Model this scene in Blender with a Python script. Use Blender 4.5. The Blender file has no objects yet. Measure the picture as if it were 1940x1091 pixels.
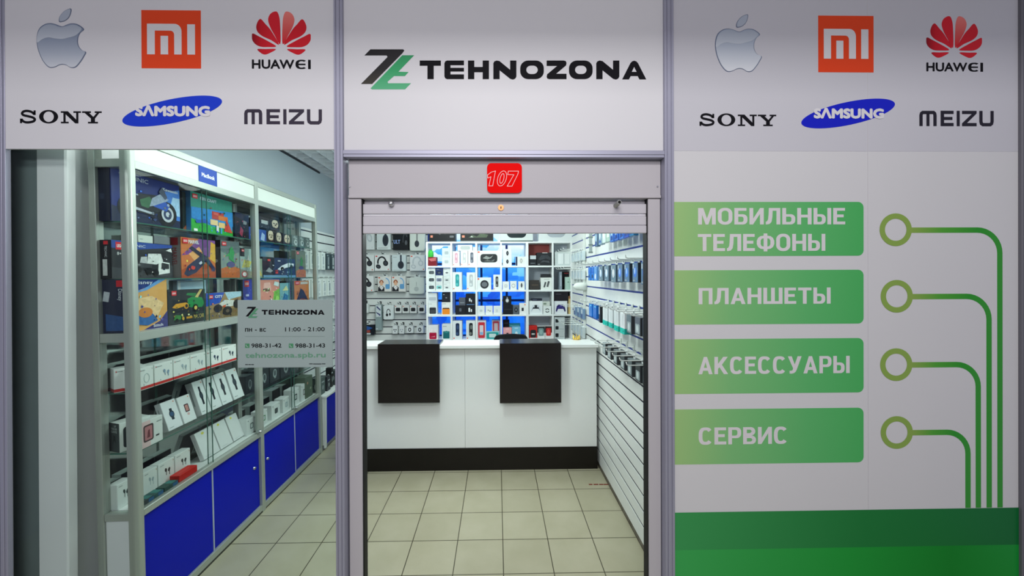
import bpy, math, random
from mathutils import Vector, Matrix

# ------------------------------------------------------------------ scene, camera, light
SC = bpy.context.scene
COL = SC.collection
R = math.radians
W, H = 1940, 1091
F_PX = 735.0
EYE = Vector((0.0, 0.0, 1.76))
YAW, PITCH, ROLL = 0.018, 0.0022, 0.0038
PX, PY = 955.2, 524.6                      # principal point (the picture is a cropped wide shot)
cam_d = bpy.data.cameras.new('camera')
cam = bpy.data.objects.new('camera', cam_d)
COL.objects.link(cam)
ROT = Matrix.Rotation(-YAW, 4, 'Z') @ Matrix.Rotation(math.pi / 2 - PITCH, 4, 'X') @ Matrix.Rotation(-ROLL, 4, 'Z')
cam.matrix_world = Matrix.Translation(EYE) @ ROT
cam_d.sensor_width = 36.0
cam_d.lens = F_PX * 36.0 / W
cam_d.shift_x = (W / 2 - PX) / W
cam_d.shift_y = -(H / 2 - PY) / W
cam_d.clip_start = 0.05
cam_d.clip_end = 60
SC.camera = cam

SC.view_settings.view_transform = 'Standard'
SC.view_settings.look = 'None'
SC.view_settings.gamma = 1.0
SC.view_settings.use_curve_mapping = False
SC.view_settings.exposure = 0.0
SC.cycles.transparent_max_bounces = 24
SC.cycles.max_bounces = 10
SC.cycles.glossy_bounces = 5
SC.cycles.diffuse_bounces = 5
SC.cycles.caustics_reflective = False
SC.cycles.caustics_refractive = False

wd = bpy.data.worlds.new('world')
SC.world = wd
wd.use_nodes = True
wd.node_tree.nodes['Background'].inputs[0].default_value = (0.68, 0.71, 0.92, 1)
wd.node_tree.nodes['Background'].inputs[1].default_value = 0.27


def area(name, loc, size, energy, color=(1, 1, 1), target=None):
    d = bpy.data.lights.new(name, 'AREA')
    d.shape = 'RECTANGLE'
    d.size, d.size_y = size
    d.energy = energy
    d.color = color
    o = bpy.data.objects.new(name, d)
    o.location = loc
    if target is not None:
        o.rotation_euler = (Vector(target) - Vector(loc)).to_track_quat('-Z', 'Y').to_euler()
    COL.objects.link(o)
    return o


# lamps of the arcade in front of the shop (above and behind the photographer)
area('arcade_lamp', (0.1, -1.2, 4.1), (2.2, 0.45), 58, (1.0, 0.98, 0.97), (0.1, 1.75, 1.2))
area('arcade_lamp', (-0.3, -2.6, 3.4), (2.6, 0.6), 60, (1.0, 0.96, 1.0), (-0.1, 1.75, 1.2))
# ceiling lamps of the shop, then added fill lights
area('shop_light', (-0.45, 2.9, 2.9), (0.6, 1.0), 14, (0.88, 1.0, 0.93))
area('shop_light', (-0.45, 3.85, 2.9), (1.6, 0.6), 25, (0.88, 1.0, 0.94))
area('shop_light', (-1.35, 2.05, 2.9), (0.6, 0.3), 9, (0.95, 1.0, 0.98))  # added to brighten the wall end by the shop window
for y_, z_, e_ in ((2.7, 2.28, 36), (4.2, 2.86, 5)):                         # added fill without fixtures, for the shelf cells and ceiling grid
    d = bpy.data.lights.new('fill_light', 'POINT')
    d.energy = e_; d.shadow_soft_size = 0.12; d.color = (0.88, 1.0, 0.96)
    o = bpy.data.objects.new('fill_light', d); o.location = (-0.4, y_, z_); COL.objects.link(o)


# ------------------------------------------------------------------ pixel <-> place
CM = cam.matrix_world.copy()
CI = CM.inverted()


def ray(u, v):
    return (CM.to_3x3() @ Vector(((u - PX) / F_PX, -(v - PY) / F_PX, -1.0)))


def atY(u, v, Y):
    d = ray(u, v)
    return EYE + d * ((Y - EYE.y) / d.y)


def atX(u, v, X):
    d = ray(u, v)
    return EYE + d * ((X - EYE.x) / d.x)


def atZ(u, v, Z):
    d = ray(u, v)
    return EYE + d * ((Z - EYE.z) / d.z)


# ------------------------------------------------------------------ materials
_M = {}


def lin(h):
    h = h.lstrip('#')
    out = []
    for k in (0, 2, 4):
        c = int(h[k:k + 2], 16) / 255
        out.append(c / 12.92 if c <= 0.04045 else ((c + 0.055) / 1.055) ** 2.4)
    return (*out, 1.0)


def mat(col, rough=0.5, metal=0.0, noise=0.0, nscale=8.0, emit=0.0, spec=0.25, coat=0.0):
    key = (col, rough, metal, noise, nscale, emit, spec, coat)
    if key in _M:
        return _M[key]
    m = bpy.data.materials.new('surface_' + col.lstrip('#'))
    m.use_nodes = True
    nt = m.node_tree
    b = nt.nodes['Principled BSDF']
    c = lin(col)
    b.inputs['Base Color'].default_value = c
    b.inputs['Roughness'].default_value = rough
    b.inputs['Metallic'].default_value = metal
    b.inputs['Specular IOR Level'].default_value = spec
    b.inputs['Coat Weight'].default_value = coat
    if emit:
        b.inputs['Emission Color'].default_value = c
        b.inputs['Emission Strength'].default_value = emit
    if noise:
        tc = nt.nodes.new('ShaderNodeTexCoord')
        n = nt.nodes.new('ShaderNodeTexNoise')
        n.inputs['Scale'].default_value = nscale
        n.inputs['Detail'].default_value = 5
        r = nt.nodes.new('ShaderNodeValToRGB')
        r.color_ramp.elements[0].position = 0.3
        r.color_ramp.elements[1].position = 0.7
        r.color_ramp.elements[0].color = tuple(x * (1 - noise) for x in c[:3]) + (1,)
        r.color_ramp.elements[1].color = tuple(min(1, x * (1 + noise)) for x in c[:3]) + (1,)
        nt.links.new(tc.outputs['Object'], n.inputs['Vector'])
        nt.links.new(n.outputs['Fac'], r.inputs['Fac'])
        nt.links.new(r.outputs['Color'], b.inputs['Base Color'])
    _M[key] = m
    return m


def grad(stops, axis, a, b, rough=0.45):
    """printed colour gradient along one axis of the object's own coordinates, from a to b"""
    key = ('grad', tuple(stops), axis, round(a, 4), round(b, 4), rough)
    if key in _M:
        return _M[key]
    m = bpy.data.materials.new('printed_gradient')
    m.use_nodes = True
    nt = m.node_tree
    bs = nt.nodes['Principled BSDF']
    bs.inputs['Roughness'].default_value = rough
    bs.inputs['Specular IOR Level'].default_value = 0.25
    tc = nt.nodes.new('ShaderNodeTexCoord')
    sp = nt.nodes.new('ShaderNodeSeparateXYZ')
    mr = nt.nodes.new('ShaderNodeMapRange')
    mr.inputs['From Min'].default_value = a
    mr.inputs['From Max'].default_value = b
    rp = nt.nodes.new('ShaderNodeValToRGB')
    els = rp.color_ramp.elements
    while len(els) < len(stops):
        els.new(0.5)
    for e, (p, c) in zip(els, stops):
        e.position = p
        e.color = lin(c)
    nt.links.new(tc.outputs['Object'], sp.inputs[0])
    nt.links.new(sp.outputs['XYZ'.index(axis)], mr.inputs['Value'])
    nt.links.new(mr.outputs[0], rp.inputs['Fac'])
    nt.links.new(rp.outputs['Color'], bs.inputs['Base Color'])
    _M[key] = m
    return m


def brushed(col, rough=0.38, metal=0.6, axis='Z'):
    key = ('brushed', col, rough, metal, axis)
    if key in _M:
        return _M[key]
    m = bpy.data.materials.new('brushed_aluminium')
    m.use_nodes = True
    nt = m.node_tree
    b = nt.nodes['Principled BSDF']
    c = lin(col)
    b.inputs['Metallic'].default_value = metal
    tc = nt.nodes.new('ShaderNodeTexCoord')
    mp = nt.nodes.new('ShaderNodeMapping')
    mp.inputs['Scale'].default_value = {'Z': (300, 300, 2), 'X': (2, 300, 300), 'Y': (300, 2, 300)}[axis]
    n = nt.nodes.new('ShaderNodeTexNoise')
    n.inputs['Scale'].default_value = 1.0
    n.inputs['Detail'].default_value = 3
    r = nt.nodes.new('ShaderNodeValToRGB')
    r.color_ramp.elements[0].color = tuple(x * 0.93 for x in c[:3]) + (1,)
    r.color_ramp.elements[1].color = tuple(min(1, x * 1.07) for x in c[:3]) + (1,)
    nt.links.new(tc.outputs['Object'], mp.inputs[0])
    nt.links.new(mp.outputs[0], n.inputs['Vector'])
    nt.links.new(n.outputs['Fac'], r.inputs['Fac'])
    nt.links.new(r.outputs['Color'], b.inputs['Base Color'])
    b.inputs['Roughness'].default_value = rough
    _M[key] = m
    return m


def glass(tint=(0.9, 0.96, 0.94), refl=1.0, name='clear_glass'):
    key = ('glass', tint, refl)
    if key in _M:
        return _M[key]
    m = bpy.data.materials.new(name)
    m.use_nodes = True
    nt = m.node_tree
    nt.nodes.remove(nt.nodes['Principled BSDF'])
    tr = nt.nodes.new('ShaderNodeBsdfTransparent')
    tr.inputs[0].default_value = (*tint, 1)
    gl = nt.nodes.new('ShaderNodeBsdfGlossy')
    gl.inputs['Roughness'].default_value = 0.02
    gl.inputs['Color'].default_value = (refl, refl, refl, 1)
    # thin-pane reflectance by Schlick, the same from both sides
    ge = nt.nodes.new('ShaderNodeNewGeometry')
    dt = nt.nodes.new('ShaderNodeVectorMath'); dt.operation = 'DOT_PRODUCT'
    nt.links.new(ge.outputs['Normal'], dt.inputs[0]); nt.links.new(ge.outputs['Incoming'], dt.inputs[1])

    def op(kind, x, y):
        n = nt.nodes.new('ShaderNodeMath'); n.operation = kind
        for k, v in ((0, x), (1, y)):
            if v is None: continue
            if isinstance(v, (int, float)): n.inputs[k].default_value = v
            else: nt.links.new(v, n.inputs[k])
        return n.outputs[0]
    fres = op('ADD', op('MULTIPLY', op('POWER', op('SUBTRACT', 1.0, op('ABSOLUTE', dt.outputs['Value'], None)), 5.0), 0.96), 0.04)
    mx = nt.nodes.new('ShaderNodeMixShader')
    nt.links.new(fres, mx.inputs[0])
    nt.links.new(tr.outputs[0], mx.inputs[1])
    nt.links.new(gl.outputs[0], mx.inputs[2])
    nt.links.new(mx.outputs[0], nt.nodes['Material Output'].inputs['Surface'])
    _M[key] = m
    return m


# ------------------------------------------------------------------ heavy grotesque capitals
def _c_shape(w, y0=0.0, y1=1.0, st=0.2, sv=0.17, a0=38, a1=322, e=0.72):
    def pt(rx, ry, a):
        c, s_ = math.cos(R(a)), math.sin(R(a))
        return (w / 2 + rx * math.copysign(abs(c) ** e, c), (y0 + y1) / 2 + ry * math.copysign(abs(s_) ** e, s_))
    n = 26
    an = [a0 + (a1 - a0) * k / n for k in range(n + 1)]
    return [pt(w / 2, (y1 - y0) / 2, a) for a in an] + [pt(w / 2 - st, (y1 - y0) / 2 - sv, a) for a in reversed(an)]


def cyr_glyph(ch):
    """(width, polygons, rings) with cap height 1"""
    bowl = lambda y0, y1, w, t=.15: (roundrect(0, y0, w, y1, .24, 6, (1, 0, 0, 1)), roundrect(.2, y0 + t, w - .2, y1 - t, .11, 6, (1, 0, 0, 1)))
    rect = lambda a, b, c, d: [(a, b), (c, b), (c, d), (a, d)]
    if ch == '\u041c': return .92, [[(0, 0), (0, 1), (.27, 1), (.46, .36), (.65, 1), (.92, 1), (.92, 0), (.72, 0), (.72, .6), (.53, 0), (.39, 0), (.2, .6), (.2, 0)]], []
    if ch == '\u041e': return .76, [], [(roundrect(0, -.01, .76, 1.01, .34, 8), roundrect(.2, .16, .56, .84, .17, 8))]
    if ch == '\u0411': return .68, [rect(0, .62, .2, 1), rect(.2, .83, .63, 1)], [bowl(0, .62, .68)]
    if ch == '\u042c': return .68, [rect(0, .62, .2, 1)], [bowl(0, .62, .68)]
    if ch == '\u042b': return .93, [rect(0, .62, .2, 1), rect(.73, 0, .93, 1)], [bowl(0, .62, .64)]
    if ch == '\u0412': return .69, [], [bowl(0, .5, .69, .145), bowl(.5, 1, .65, .145)]
    if ch == '\u0420': return .69, [rect(0, 0, .2, .36)], [bowl(.36, 1, .69)]
    if ch == '\u0418': return .75, [rect(0, 0, .2, 1), rect(.55, 0, .75, 1), [(.2, .02), (.2, .36), (.55, .98), (.55, .64)]], []
    if ch == '\u041b': return .76, [[(.16, 1), (.76, 1), (.76, 0), (.56, 0), (.56, .83), (.36, .83), (.345, .45), (.3, .16), (.2, .03), (.06, 0), (0, 0), (0, .17), (.06, .18), (.12, .3), (.145, .6)]], []
    if ch == '\u041d': return .75, [[(0, 0), (0, 1), (.2, 1), (.2, .59), (.55, .59), (.55, 1), (.75, 1), (.75, 0), (.55, 0), (.55, .42), (.2, .42), (.2, 0)]], []
    if ch == '\u0415': return .63, [[(0, 0), (0, 1), (.62, 1), (.62, .83), (.2, .83), (.2, .6), (.55, .6), (.55, .43), (.2, .43), (.2, .17), (.63, .17), (.63, 0)]], []
    if ch == '\u0422': return .72, [[(.26, 0), (.26, .83), (0, .83), (0, 1), (.72, 1), (.72, .83), (.46, .83), (.46, 0)]], []
    if ch == '\u041f': return .74, [[(0, 0), (0, 1), (.74, 1), (.74, 0), (.54, 0), (.54, .83), (.2, .83), (.2, 0)]], []
    if ch == '\u0428': return 1.03, [[(0, 0), (0, 1), (.2, 1), (.2, .17), (.415, .17), (.415, 1), (.615, 1), (.615, .17), (.83, .17), (.83, 1), (1.03, 1), (1.03, 0)]], []
    if ch == '\u0424':
        lf = [(.37, .9), (.2, .87), (.07, .77), (0, .6), (0, .4), (.07, .23), (.2, .13), (.37, .1), (.37, .26), (.27, .28), (.21, .38), (.21, .62), (.27, .72), (.37, .74)]
        return .94, [lf, [(.94 - x, y) for x, y in lf], rect(.37, -.03, .57, 1.03)], []
    if ch == '\u0410':
        lf = [(0, 0), (.31, 1), (.4, 1), (.4, .70), (.31, .37), (.4, .37), (.4, .2), (.265, .2), (.21, 0)]
        return .8, [lf, [(.8 - x, y) for x, y in lf]], []
    if ch == '\u041a': return .77, [[(0, 0), (0, 1), (.2, 1), (.2, .59), (.5, 1), (.75, 1), (.42, .54), (.77, 0), (.53, 0), (.28, .40), (.2, .30), (.2, 0)]], []
    if ch == '\u0421': return .74, [_c_shape(.74, -.01, 1.01)], []
    if ch == '\u0423': return .78, [[(0, 1), (.22, 1), (.39, .52), (.56, 1), (.78, 1), (.51, .24), (.44, .1), (.34, .02), (.2, -.01), (.1, 0), (.1, .16), (.2, .16), (.27, .2), (.3, .3)]], []
    return .4, [], []


def cyr(b, word, x0, y0, x1, y1, frame, depth, m, gap=.105):
    gl = [cyr_glyph(c) for c in word]
    tot = sum(g[0] for g in gl) + gap * (len(gl) - 1)
    k = (x1 - x0) / tot
    x = 0.0
    T = lambda pts, ox: [(x0 + (ox + a) * k, y0 + (y1 - y0) * c) for a, c in pts]
    for w, ps, rs in gl:
        for p in ps: b.prism(T(p, x), frame, depth, m)
        for o, i in rs: b.ring(T(o, x), T(i, x), frame, depth, m)
        x += w + gap


# ------------------------------------------------------------------ mesh helper
_TXT = {}


def text_mesh(s, bold):
    """outline of a string in the built-in typeface as (vertices, faces), fitted to its own bounding box"""
    key = (s, bold)
    if key not in _TXT:
        c = bpy.data.curves.new('lettering', 'FONT')
        c.body = s
        c.offset = bold
        c.resolution_u = 3
        o = bpy.data.objects.new('lettering', c)
        COL.objects.link(o)
        dg = bpy.context.evaluated_depsgraph_get()
        dg.update()
        e = o.evaluated_get(dg)
        me = e.to_mesh()
        vs = [(v.co.x, v.co.y) for v in me.vertices]
        fs = [tuple(p.vertices) for p in me.polygons]
        e.to_mesh_clear()
        bpy.data.objects.remove(o)
        bpy.data.curves.remove(c)
        x0 = min(v[0] for v in vs); x1 = max(v[0] for v in vs)
        y0 = min(v[1] for v in vs); y1 = max(v[1] for v in vs)
        _TXT[key] = ([((x - x0) / (x1 - x0), (y - y0) / (y1 - y0)) for x, y in vs], fs)
    return _TXT[key]


def catmull(pts, n=5, closed=True):
    out = []
    N = len(pts)
    for i in range(N if closed else N - 1):
        p0 = pts[(i - 1) % N] if closed or i > 0 else pts[0]
        p1, p2 = pts[i], pts[(i + 1) % N]
        p3 = pts[(i + 2) % N] if closed or i + 2 < N else pts[-1]
        for k in range(n):
            t = k / n
            out.append(tuple(0.5 * (2 * b + (c - a) * t + (2 * a - 5 * b + 4 * c - d) * t * t + (3 * b - a - 3 * c + d) * t ** 3)
                             for a, b, c, d in zip(p0, p1, p2, p3)))
    if not closed:
        out.append(tuple(pts[-1]))
    return out


def roundrect(x0, y0, x1, y1, r, n=5, corners=(1, 1, 1, 1), ry=None):
    ry = r if ry is None else ry
    out = []
    for k, (cx, cy, a) in enumerate(((x1 - r, y1 - ry, 0), (x0 + r, y1 - ry, 90), (x0 + r, y0 + ry, 180), (x1 - r, y0 + ry, 270))):
        if corners[k]:
            for j in range(n + 1):
                t = R(a + 90 * j / n)
                out.append((cx + r * math.cos(t), cy + ry * math.sin(t)))
        else:
            out.append(((x1, y1), (x0, y1), (x0, y0), (x1, y0))[k])
    return out


class MB:
    def __init__(s):
        s.v, s.f, s.mi, s.mats, s.smooth = [], [], [], [], []

    def m(s, m):
        if m not in s.mats:
            s.mats.append(m)
        return s.mats.index(m)

    def face(s, idx, m, sm=False):
        s.f.append(tuple(idx)); s.mi.append(s.m(m)); s.smooth.append(sm)

    def poly(s, pts, m):
        i = len(s.v)
        s.v += [tuple(p) for p in pts]
        s.face(range(i, i + len(pts)), m)

    def box(s, x0, x1, y0, y1, z0, z1, m, c=0.0):
        c = min(c, (x1 - x0) * .45, (y1 - y0) * .45, (z1 - z0) * .45)
        i = len(s.v)
        if c <= 0:
            s.v += [(x, y, z) for x in (x0, x1) for y in (y0, y1) for z in (z0, z1)]
            for q in ((0, 1, 3, 2), (4, 6, 7, 5), (0, 4, 5, 1), (2, 3, 7, 6), (0, 2, 6, 4), (1, 5, 7, 3)):
                s.face([i + k for k in q], m)
            return s
        # chamfered box: every corner has one vertex on each of its three faces
        X, Y, Z = (x0, x1), (y0, y1), (z0, z1)
        ix = {}
        for a in (0, 1):
            for b in (0, 1):
                for d in (0, 1):
                    for ax in range(3):
                        p = [X[a] + (c if a == 0 else -c), Y[b] + (c if b == 0 else -c), Z[d] + (c if d == 0 else -c)]
                        p[ax] = (X[a], Y[b], Z[d])[ax]
                        ix[a, b, d, ax] = len(s.v)
                        s.v.append(tuple(p))
        for ax in range(3):
            for side in (0, 1):
                o1, o2 = [k for k in range(3) if k != ax]
                q = []
                for (p, r_) in ((0, 0), (1, 0), (1, 1), (0, 1)):
                    k = [0, 0, 0]; k[ax] = side; k[o1] = p; k[o2] = r_
                    q.append(ix[k[0], k[1], k[2], ax])
                s.face(q, m)
        for ax in range(3):                      # the twelve edges
            o1, o2 = [k for k in range(3) if k != ax]
            for p in (0, 1):
                for r_ in (0, 1):
                    k0 = [0, 0, 0]; k1 = [0, 0, 0]
                    k0[o1] = k1[o1] = p; k0[o2] = k1[o2] = r_
                    k1[ax] = 1
                    s.face([ix[(*k0, o1)], ix[(*k1, o1)], ix[(*k1, o2)], ix[(*k0, o2)]], m)
        for a in (0, 1):
            for b in (0, 1):
                for d in (0, 1):
                    s.face([ix[a, b, d, 0], ix[a, b, d, 1], ix[a, b, d, 2]], m)
        return s

    def prism(s, pts, fr, depth, m, side=None):
        """outline pts extruded by depth along the frame's normal; fr = (origin, ux, uy, n)"""
        o, ux, uy, n = fr
        i = len(s.v); N = len(pts)
        for dd in (0, depth):
            s.v += [tuple(o + ux * x + uy * y + n * dd) for x, y in pts]
        s.face(range(i, i + N), side or m); s.face(range(i + N, i + 2 * N), m)
        for k in range(N):
            s.face([i + k, i + (k + 1) % N, i + N + (k + 1) % N, i + N + k], side or m)

    def ring(s, outer, inner, fr, depth, m):
        o, ux, uy, n = fr
        i = len(s.v); N = len(outer)
        for dd in (0, depth):
            for pts in (outer, inner):
                s.v += [tuple(o + ux * x + uy * y + n * dd) for x, y in pts]
        for k in range(N):
            l = (k + 1) % N
            s.face([i + 2 * N + k, i + 2 * N + l, i + 3 * N + l, i + 3 * N + k], m)
            s.face([i + k, i + l, i + 2 * N + l, i + 2 * N + k], m)
            s.face([i + N + k, i + N + l, i + 3 * N + l, i + 3 * N + k], m)

    def ribbon(s, pts, w, fr, depth, m, closed=False):
        """a stroke of width w along pts"""
        N = len(pts)
        L, Rr = [], []
        for k in range(N):
            a = pts[(k - 1) % N] if closed or k > 0 else pts[k]
            b = pts[(k + 1) % N] if closed or k < N - 1 else pts[k]
            p = pts[k]
            d1 = Vector((p[0] - a[0], p[1] - a[1])); d2 = Vector((b[0] - p[0], b[1] - p[1]))
            d1 = d1.normalized() if d1.length > 1e-9 else d2.normalized()
            d2 = d2.normalized() if d2.length > 1e-9 else d1
            t = (d1 + d2)
            t = t.normalized() if t.length > 1e-6 else d2
            nrm = Vector((-t.y, t.x))
            k2 = max(0.4, nrm.dot(Vector((-d2.y, d2.x))))
            h = w / 2 / k2
            L.append((p[0] + nrm.x * h, p[1] + nrm.y * h)); Rr.append((p[0] - nrm.x * h, p[1] - nrm.y * h))
        if closed:
            s.ring(L, Rr, fr, depth, m)
        else:
            o, ux, uy, n = fr
            i = len(s.v)
            for dd in (0, depth):
                for P in (L, Rr):
                    s.v += [tuple(o + ux * x + uy * y + n * dd) for x, y in P]
            for k in range(N - 1):
                s.face([i + 2 * N + k, i + 2 * N + k + 1, i + 3 * N + k + 1, i + 3 * N + k], m)
                s.face([i + k, i + k + 1, i + 2 * N + k + 1, i + 2 * N + k], m)
                s.face([i + N + k, i + N + k + 1, i + 3 * N + k + 1, i + 3 * N + k], m)

    def text(s, st, x0, y0, x1, y1, fr, m, bold=0.0, lift=0.0004, flip=False):
        """lettering filling the rectangle (y0 is the bottom)"""
        vs, fs = text_mesh(st, 0.0)
        o, ux, uy, n = fr
        hh = (y1 - y0) * uy.length
        t = bold / 0.73 * hh                              # heavier strokes: copies shifted round a small circle
        tx, ty = t / ux.length, t / uy.length
        if x1 < x0: tx = -tx
        if y1 < y0: ty = -ty
        offs = [(math.cos(k * math.pi / 4), math.sin(k * math.pi / 4)) for k in range(8)] if bold > 0 else [(0, 0)]
        for q, (dx, dy) in enumerate(offs):
            i = len(s.v)
            s.v += [tuple(o + ux * (x0 + tx + (x1 - x0 - 2 * tx) * a + tx * dx) + uy * (y0 + ty + (y1 - y0 - 2 * ty) * b + ty * dy) + n * (lift + q * 2.5e-5)) for a, b in vs]
            for f in fs:
                s.face([i + k for k in f], m)

    def tube(s, pts, r, m, seg=8, cap=True):
        pts = [Vector(p) for p in pts]
        rs = r if isinstance(r, (list, tuple)) else [r] * len(pts)
        i = len(s.v)
        up = None
        for k, p in enumerate(pts):
            a = pts[max(k - 1, 0)]; b = pts[min(k + 1, len(pts) - 1)]
            t = (b - a).normalized()
            if up is None:
                up = Vector((0, 0, 1)) if abs(t.z) < 0.9 else Vector((1, 0, 0))
            x = t.cross(up).normalized(); y = x.cross(t).normalized(); up = y
            for j in range(seg):
                an = 2 * math.pi * j / seg
                s.v.append(tuple(p + (x * math.cos(an) + y * math.sin(an)) * rs[k]))
        for k in range(len(pts) - 1):
            for j in range(seg):
                a = i + k * seg + j; b = i + k * seg + (j + 1) % seg
                s.face([a, b, b + seg, a + seg], m, True)
        if cap:
            s.face([i + j for j in range(seg)], m)
            s.face([i + (len(pts) - 1) * seg + j for j in range(seg)], m)
        return s

    def build(s, name, parent=None, loc=None, matrix=None, world=False):
        """world: the shape is given in world coordinates although the object hangs under a parent"""
        if world and parent is not None:
            inv = PM[parent.name].inverted()
            s.v = [tuple(inv @ Vector(p)) for p in s.v]
        me = bpy.data.meshes.new(name)
        me.from_pydata(s.v, [], s.f)
        for m in s.mats:
            me.materials.append(m)
        me.polygons.foreach_set('material_index', s.mi)
        me.polygons.foreach_set('use_smooth', s.smooth)
        me.update()
        o = bpy.data.objects.new(name, me)
        COL.objects.link(o)
        if parent is not None:
            o.parent = parent
        if matrix is not None:
            o.matrix_world = matrix
        elif loc is not None:
            o.location = loc
        loc_m = matrix if matrix is not None else Matrix.Translation(loc or (0, 0, 0))
        PM[o.name] = PM[parent.name] @ loc_m if parent is not None else loc_m
        if matrix is not None and parent is not None:
            o.matrix_local = matrix
        return o


PM = {}                                         # where every object stands (before the first update)


def tag(o, label=None, cat=None, group=None, kind=None):
    if label: o['label'] = label
    if cat: o['category'] = cat
    if group: o['group'] = group
    if kind: o['kind'] = kind
    return o


def empty(name, label, cat, loc=(0, 0, 0), rz=0.0, group=None, matrix=None):
    o = bpy.data.objects.new(name, None)
    o.empty_display_size = 0.05
    COL.objects.link(o)
    if matrix is not None:
        o.matrix_world = matrix
    else:
        o.location = loc; o.rotation_euler = (0, 0, rz)
    PM[o.name] = matrix if matrix is not None else Matrix.Translation(loc) @ Matrix.Rotation(rz, 4, 'Z')
    return tag(o, label, cat, group)


def struct(mb, name, parent=None, loc=None):
    o = mb.build(name, parent, loc)
    if parent is None:
        o['kind'] = 'structure'
    return o

# ------------------------------------------------------------------ the shop: sizes
D = 1.75                 # the shop front
XL, XR = -2.03, 0.93     # side walls
YB = 5.5                 # back wall
ZC = 2.96                # ceiling

ALU = brushed('#aaaabc', 0.42, 0.35)
ALUX = brushed('#aaaabc', 0.42, 0.35, 'X')
WHITE = mat('#e6e6e8', 0.42, noise=0.012, nscale=3)
SLAT = mat('#e4e8e6', 0.35, noise=0.012, nscale=4)
GROOVE = mat('#10142a', 0.5)

# floor: square tiles with dark joints
fm = bpy.data.materials.new('floor_tiles')
fm.use_nodes = True
nt = fm.node_tree
bs = nt.nodes['Principled BSDF']
tc = nt.nodes.new('ShaderNodeTexCoord')
mp = nt.nodes.new('ShaderNodeMapping')
tx = atZ(952.6, 1022, 0.0).x
mp.inputs['Location'].default_value = (-tx + 3.0, -atZ(950, 1022, 0.0).y + 3.0, 0)
br = nt.nodes.new('ShaderNodeTexBrick')
br.offset = 0.0; br.squash = 1.0
br.inputs['Scale'].default_value = 1.0
br.inputs['Brick Width'].default_value = 0.3
br.inputs['Row Height'].default_value = 0.3
br.inputs['Mortar Size'].default_value = 0.003
br.inputs['Mortar Smooth'].default_value = 0.2
br.inputs['Bias'].default_value = 0.0
br.inputs['Color1'].default_value = lin('#b0ac94')
br.inputs['Color2'].default_value = lin('#aaa68e')
br.inputs['Mortar'].default_value = lin('#38341f')
nz = nt.nodes.new('ShaderNodeTexNoise')
nz.inputs['Scale'].default_value = 5.0
nz.inputs['Detail'].default_value = 6
rp = nt.nodes.new('ShaderNodeValToRGB')
rp.color_ramp.elements[0].position = 0.3; rp.color_ramp.elements[0].color = (0.88, 0.88, 0.84, 1)
rp.color_ramp.elements[1].position = 0.7; rp.color_ramp.elements[1].color = (1, 1, 1, 1)
mx = nt.nodes.new('ShaderNodeMix')
mx.data_type = 'RGBA'; mx.blend_type = 'MULTIPLY'
mx.inputs[0].default_value = 1.0
nt.links.new(tc.outputs['Object'], mp.inputs[0])
nt.links.new(mp.outputs[0], br.inputs['Vector'])
nt.links.new(tc.outputs['Object'], nz.inputs['Vector'])
nt.links.new(nz.outputs['Fac'], rp.inputs['Fac'])
nt.links.new(br.outputs['Color'], mx.inputs[6])
nt.links.new(rp.outputs['Color'], mx.inputs[7])
nt.links.new(mx.outputs[2], bs.inputs['Base Color'])
bs.inputs['Roughness'].default_value = 0.38
b = MB(); b.box(-3.2, 3.2, -4.0, YB + 0.1, -0.06, 0.0, fm)
struct(b, 'floor')


def slat_wall(name, fixed, along0, along1, axis, z0, z1, joints=(), skip=()):
    """white slat boards over a dark backing; fixed is the visible plane, facing the shop"""
    b = MB()
    th = 0.018

    def bx(p0, p1, q0, q1, r0, r1, m, c=0):
        lo, hi = min(p0, p1), max(p0, p1)
        if axis == 'X': b.box(lo, hi, q0, q1, r0, r1, m, c)
        else: b.box(q0, q1, lo, hi, r0, r1, m, c)
    sgn = {'R': 1, 'L': -1, 'B': 1}[name[5].upper()]
    bx(fixed + sgn * 0.0035, fixed + sgn * 0.06, along0, along1, z0, z1, GROOVE)
    if sgn == 1 and axis == 'X':                         # blue inserts in the upper slots
        for i in range(12, 30):
            bx(fixed + sgn * 0.0025, fixed + sgn * 0.006, along0, along1, .043 + .1 * i, .057 + .1 * i, mat('#14308a', .4))
    edges = [along0] + [j for j in joints if along0 < j < along1] + [along1]
    k = 0
    z = z0
    grooves = [0.05 + 0.1 * i for i in range(-1, 31)]
    cuts = [z0] + [g for g in grooves if z0 + 0.02 < g < z1 - 0.02] + [z1]
    for a, c in zip(cuts[:-1], cuts[1:]):
        for p, q in zip(edges[:-1], edges[1:]):
            bx(fixed, fixed + sgn * th, p + 0.0006, q - 0.0006, a + (0.0065 if a > z0 else 0), c - (0.0065 if c < z1 else 0), SLAT, 0.0012)
    return b


struct(slat_wall('wall_right', XR, 1.80, YB, 'X', 0.035, 2.95, (2.44, 3.05, 4.04, 4.9)), 'wall_right')
struct(slat_wall('wall_left', XL, 3.95, YB, 'X', 0.0, 2.28, (4.6, 5.2)), 'wall_left')
b = slat_wall('wall_back', YB, XL, -0.98, 'Y', 0.0, 2.95)
b.box(-0.98, XR + 0.06, YB, YB + 0.06, 0.0, 0.9, WHITE)
b.box(0.47, XR + 0.06, YB, YB + 0.06, 0.9, 2.95, WHITE)
b.box(-0.98, 0.47, YB, YB + 0.06, 2.75, 2.95, WHITE)
struct(b, 'wall_back')
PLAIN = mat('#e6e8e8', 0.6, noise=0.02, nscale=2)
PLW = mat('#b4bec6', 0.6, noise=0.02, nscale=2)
XS0, XS1 = atY(69.5, 650, 1.83).x, atY(126, 650, 1.83).x
b = MB(); b.box(XS0, XS1, 1.83, 1.878, 0, ZC, PLAIN, 0.006)
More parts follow.
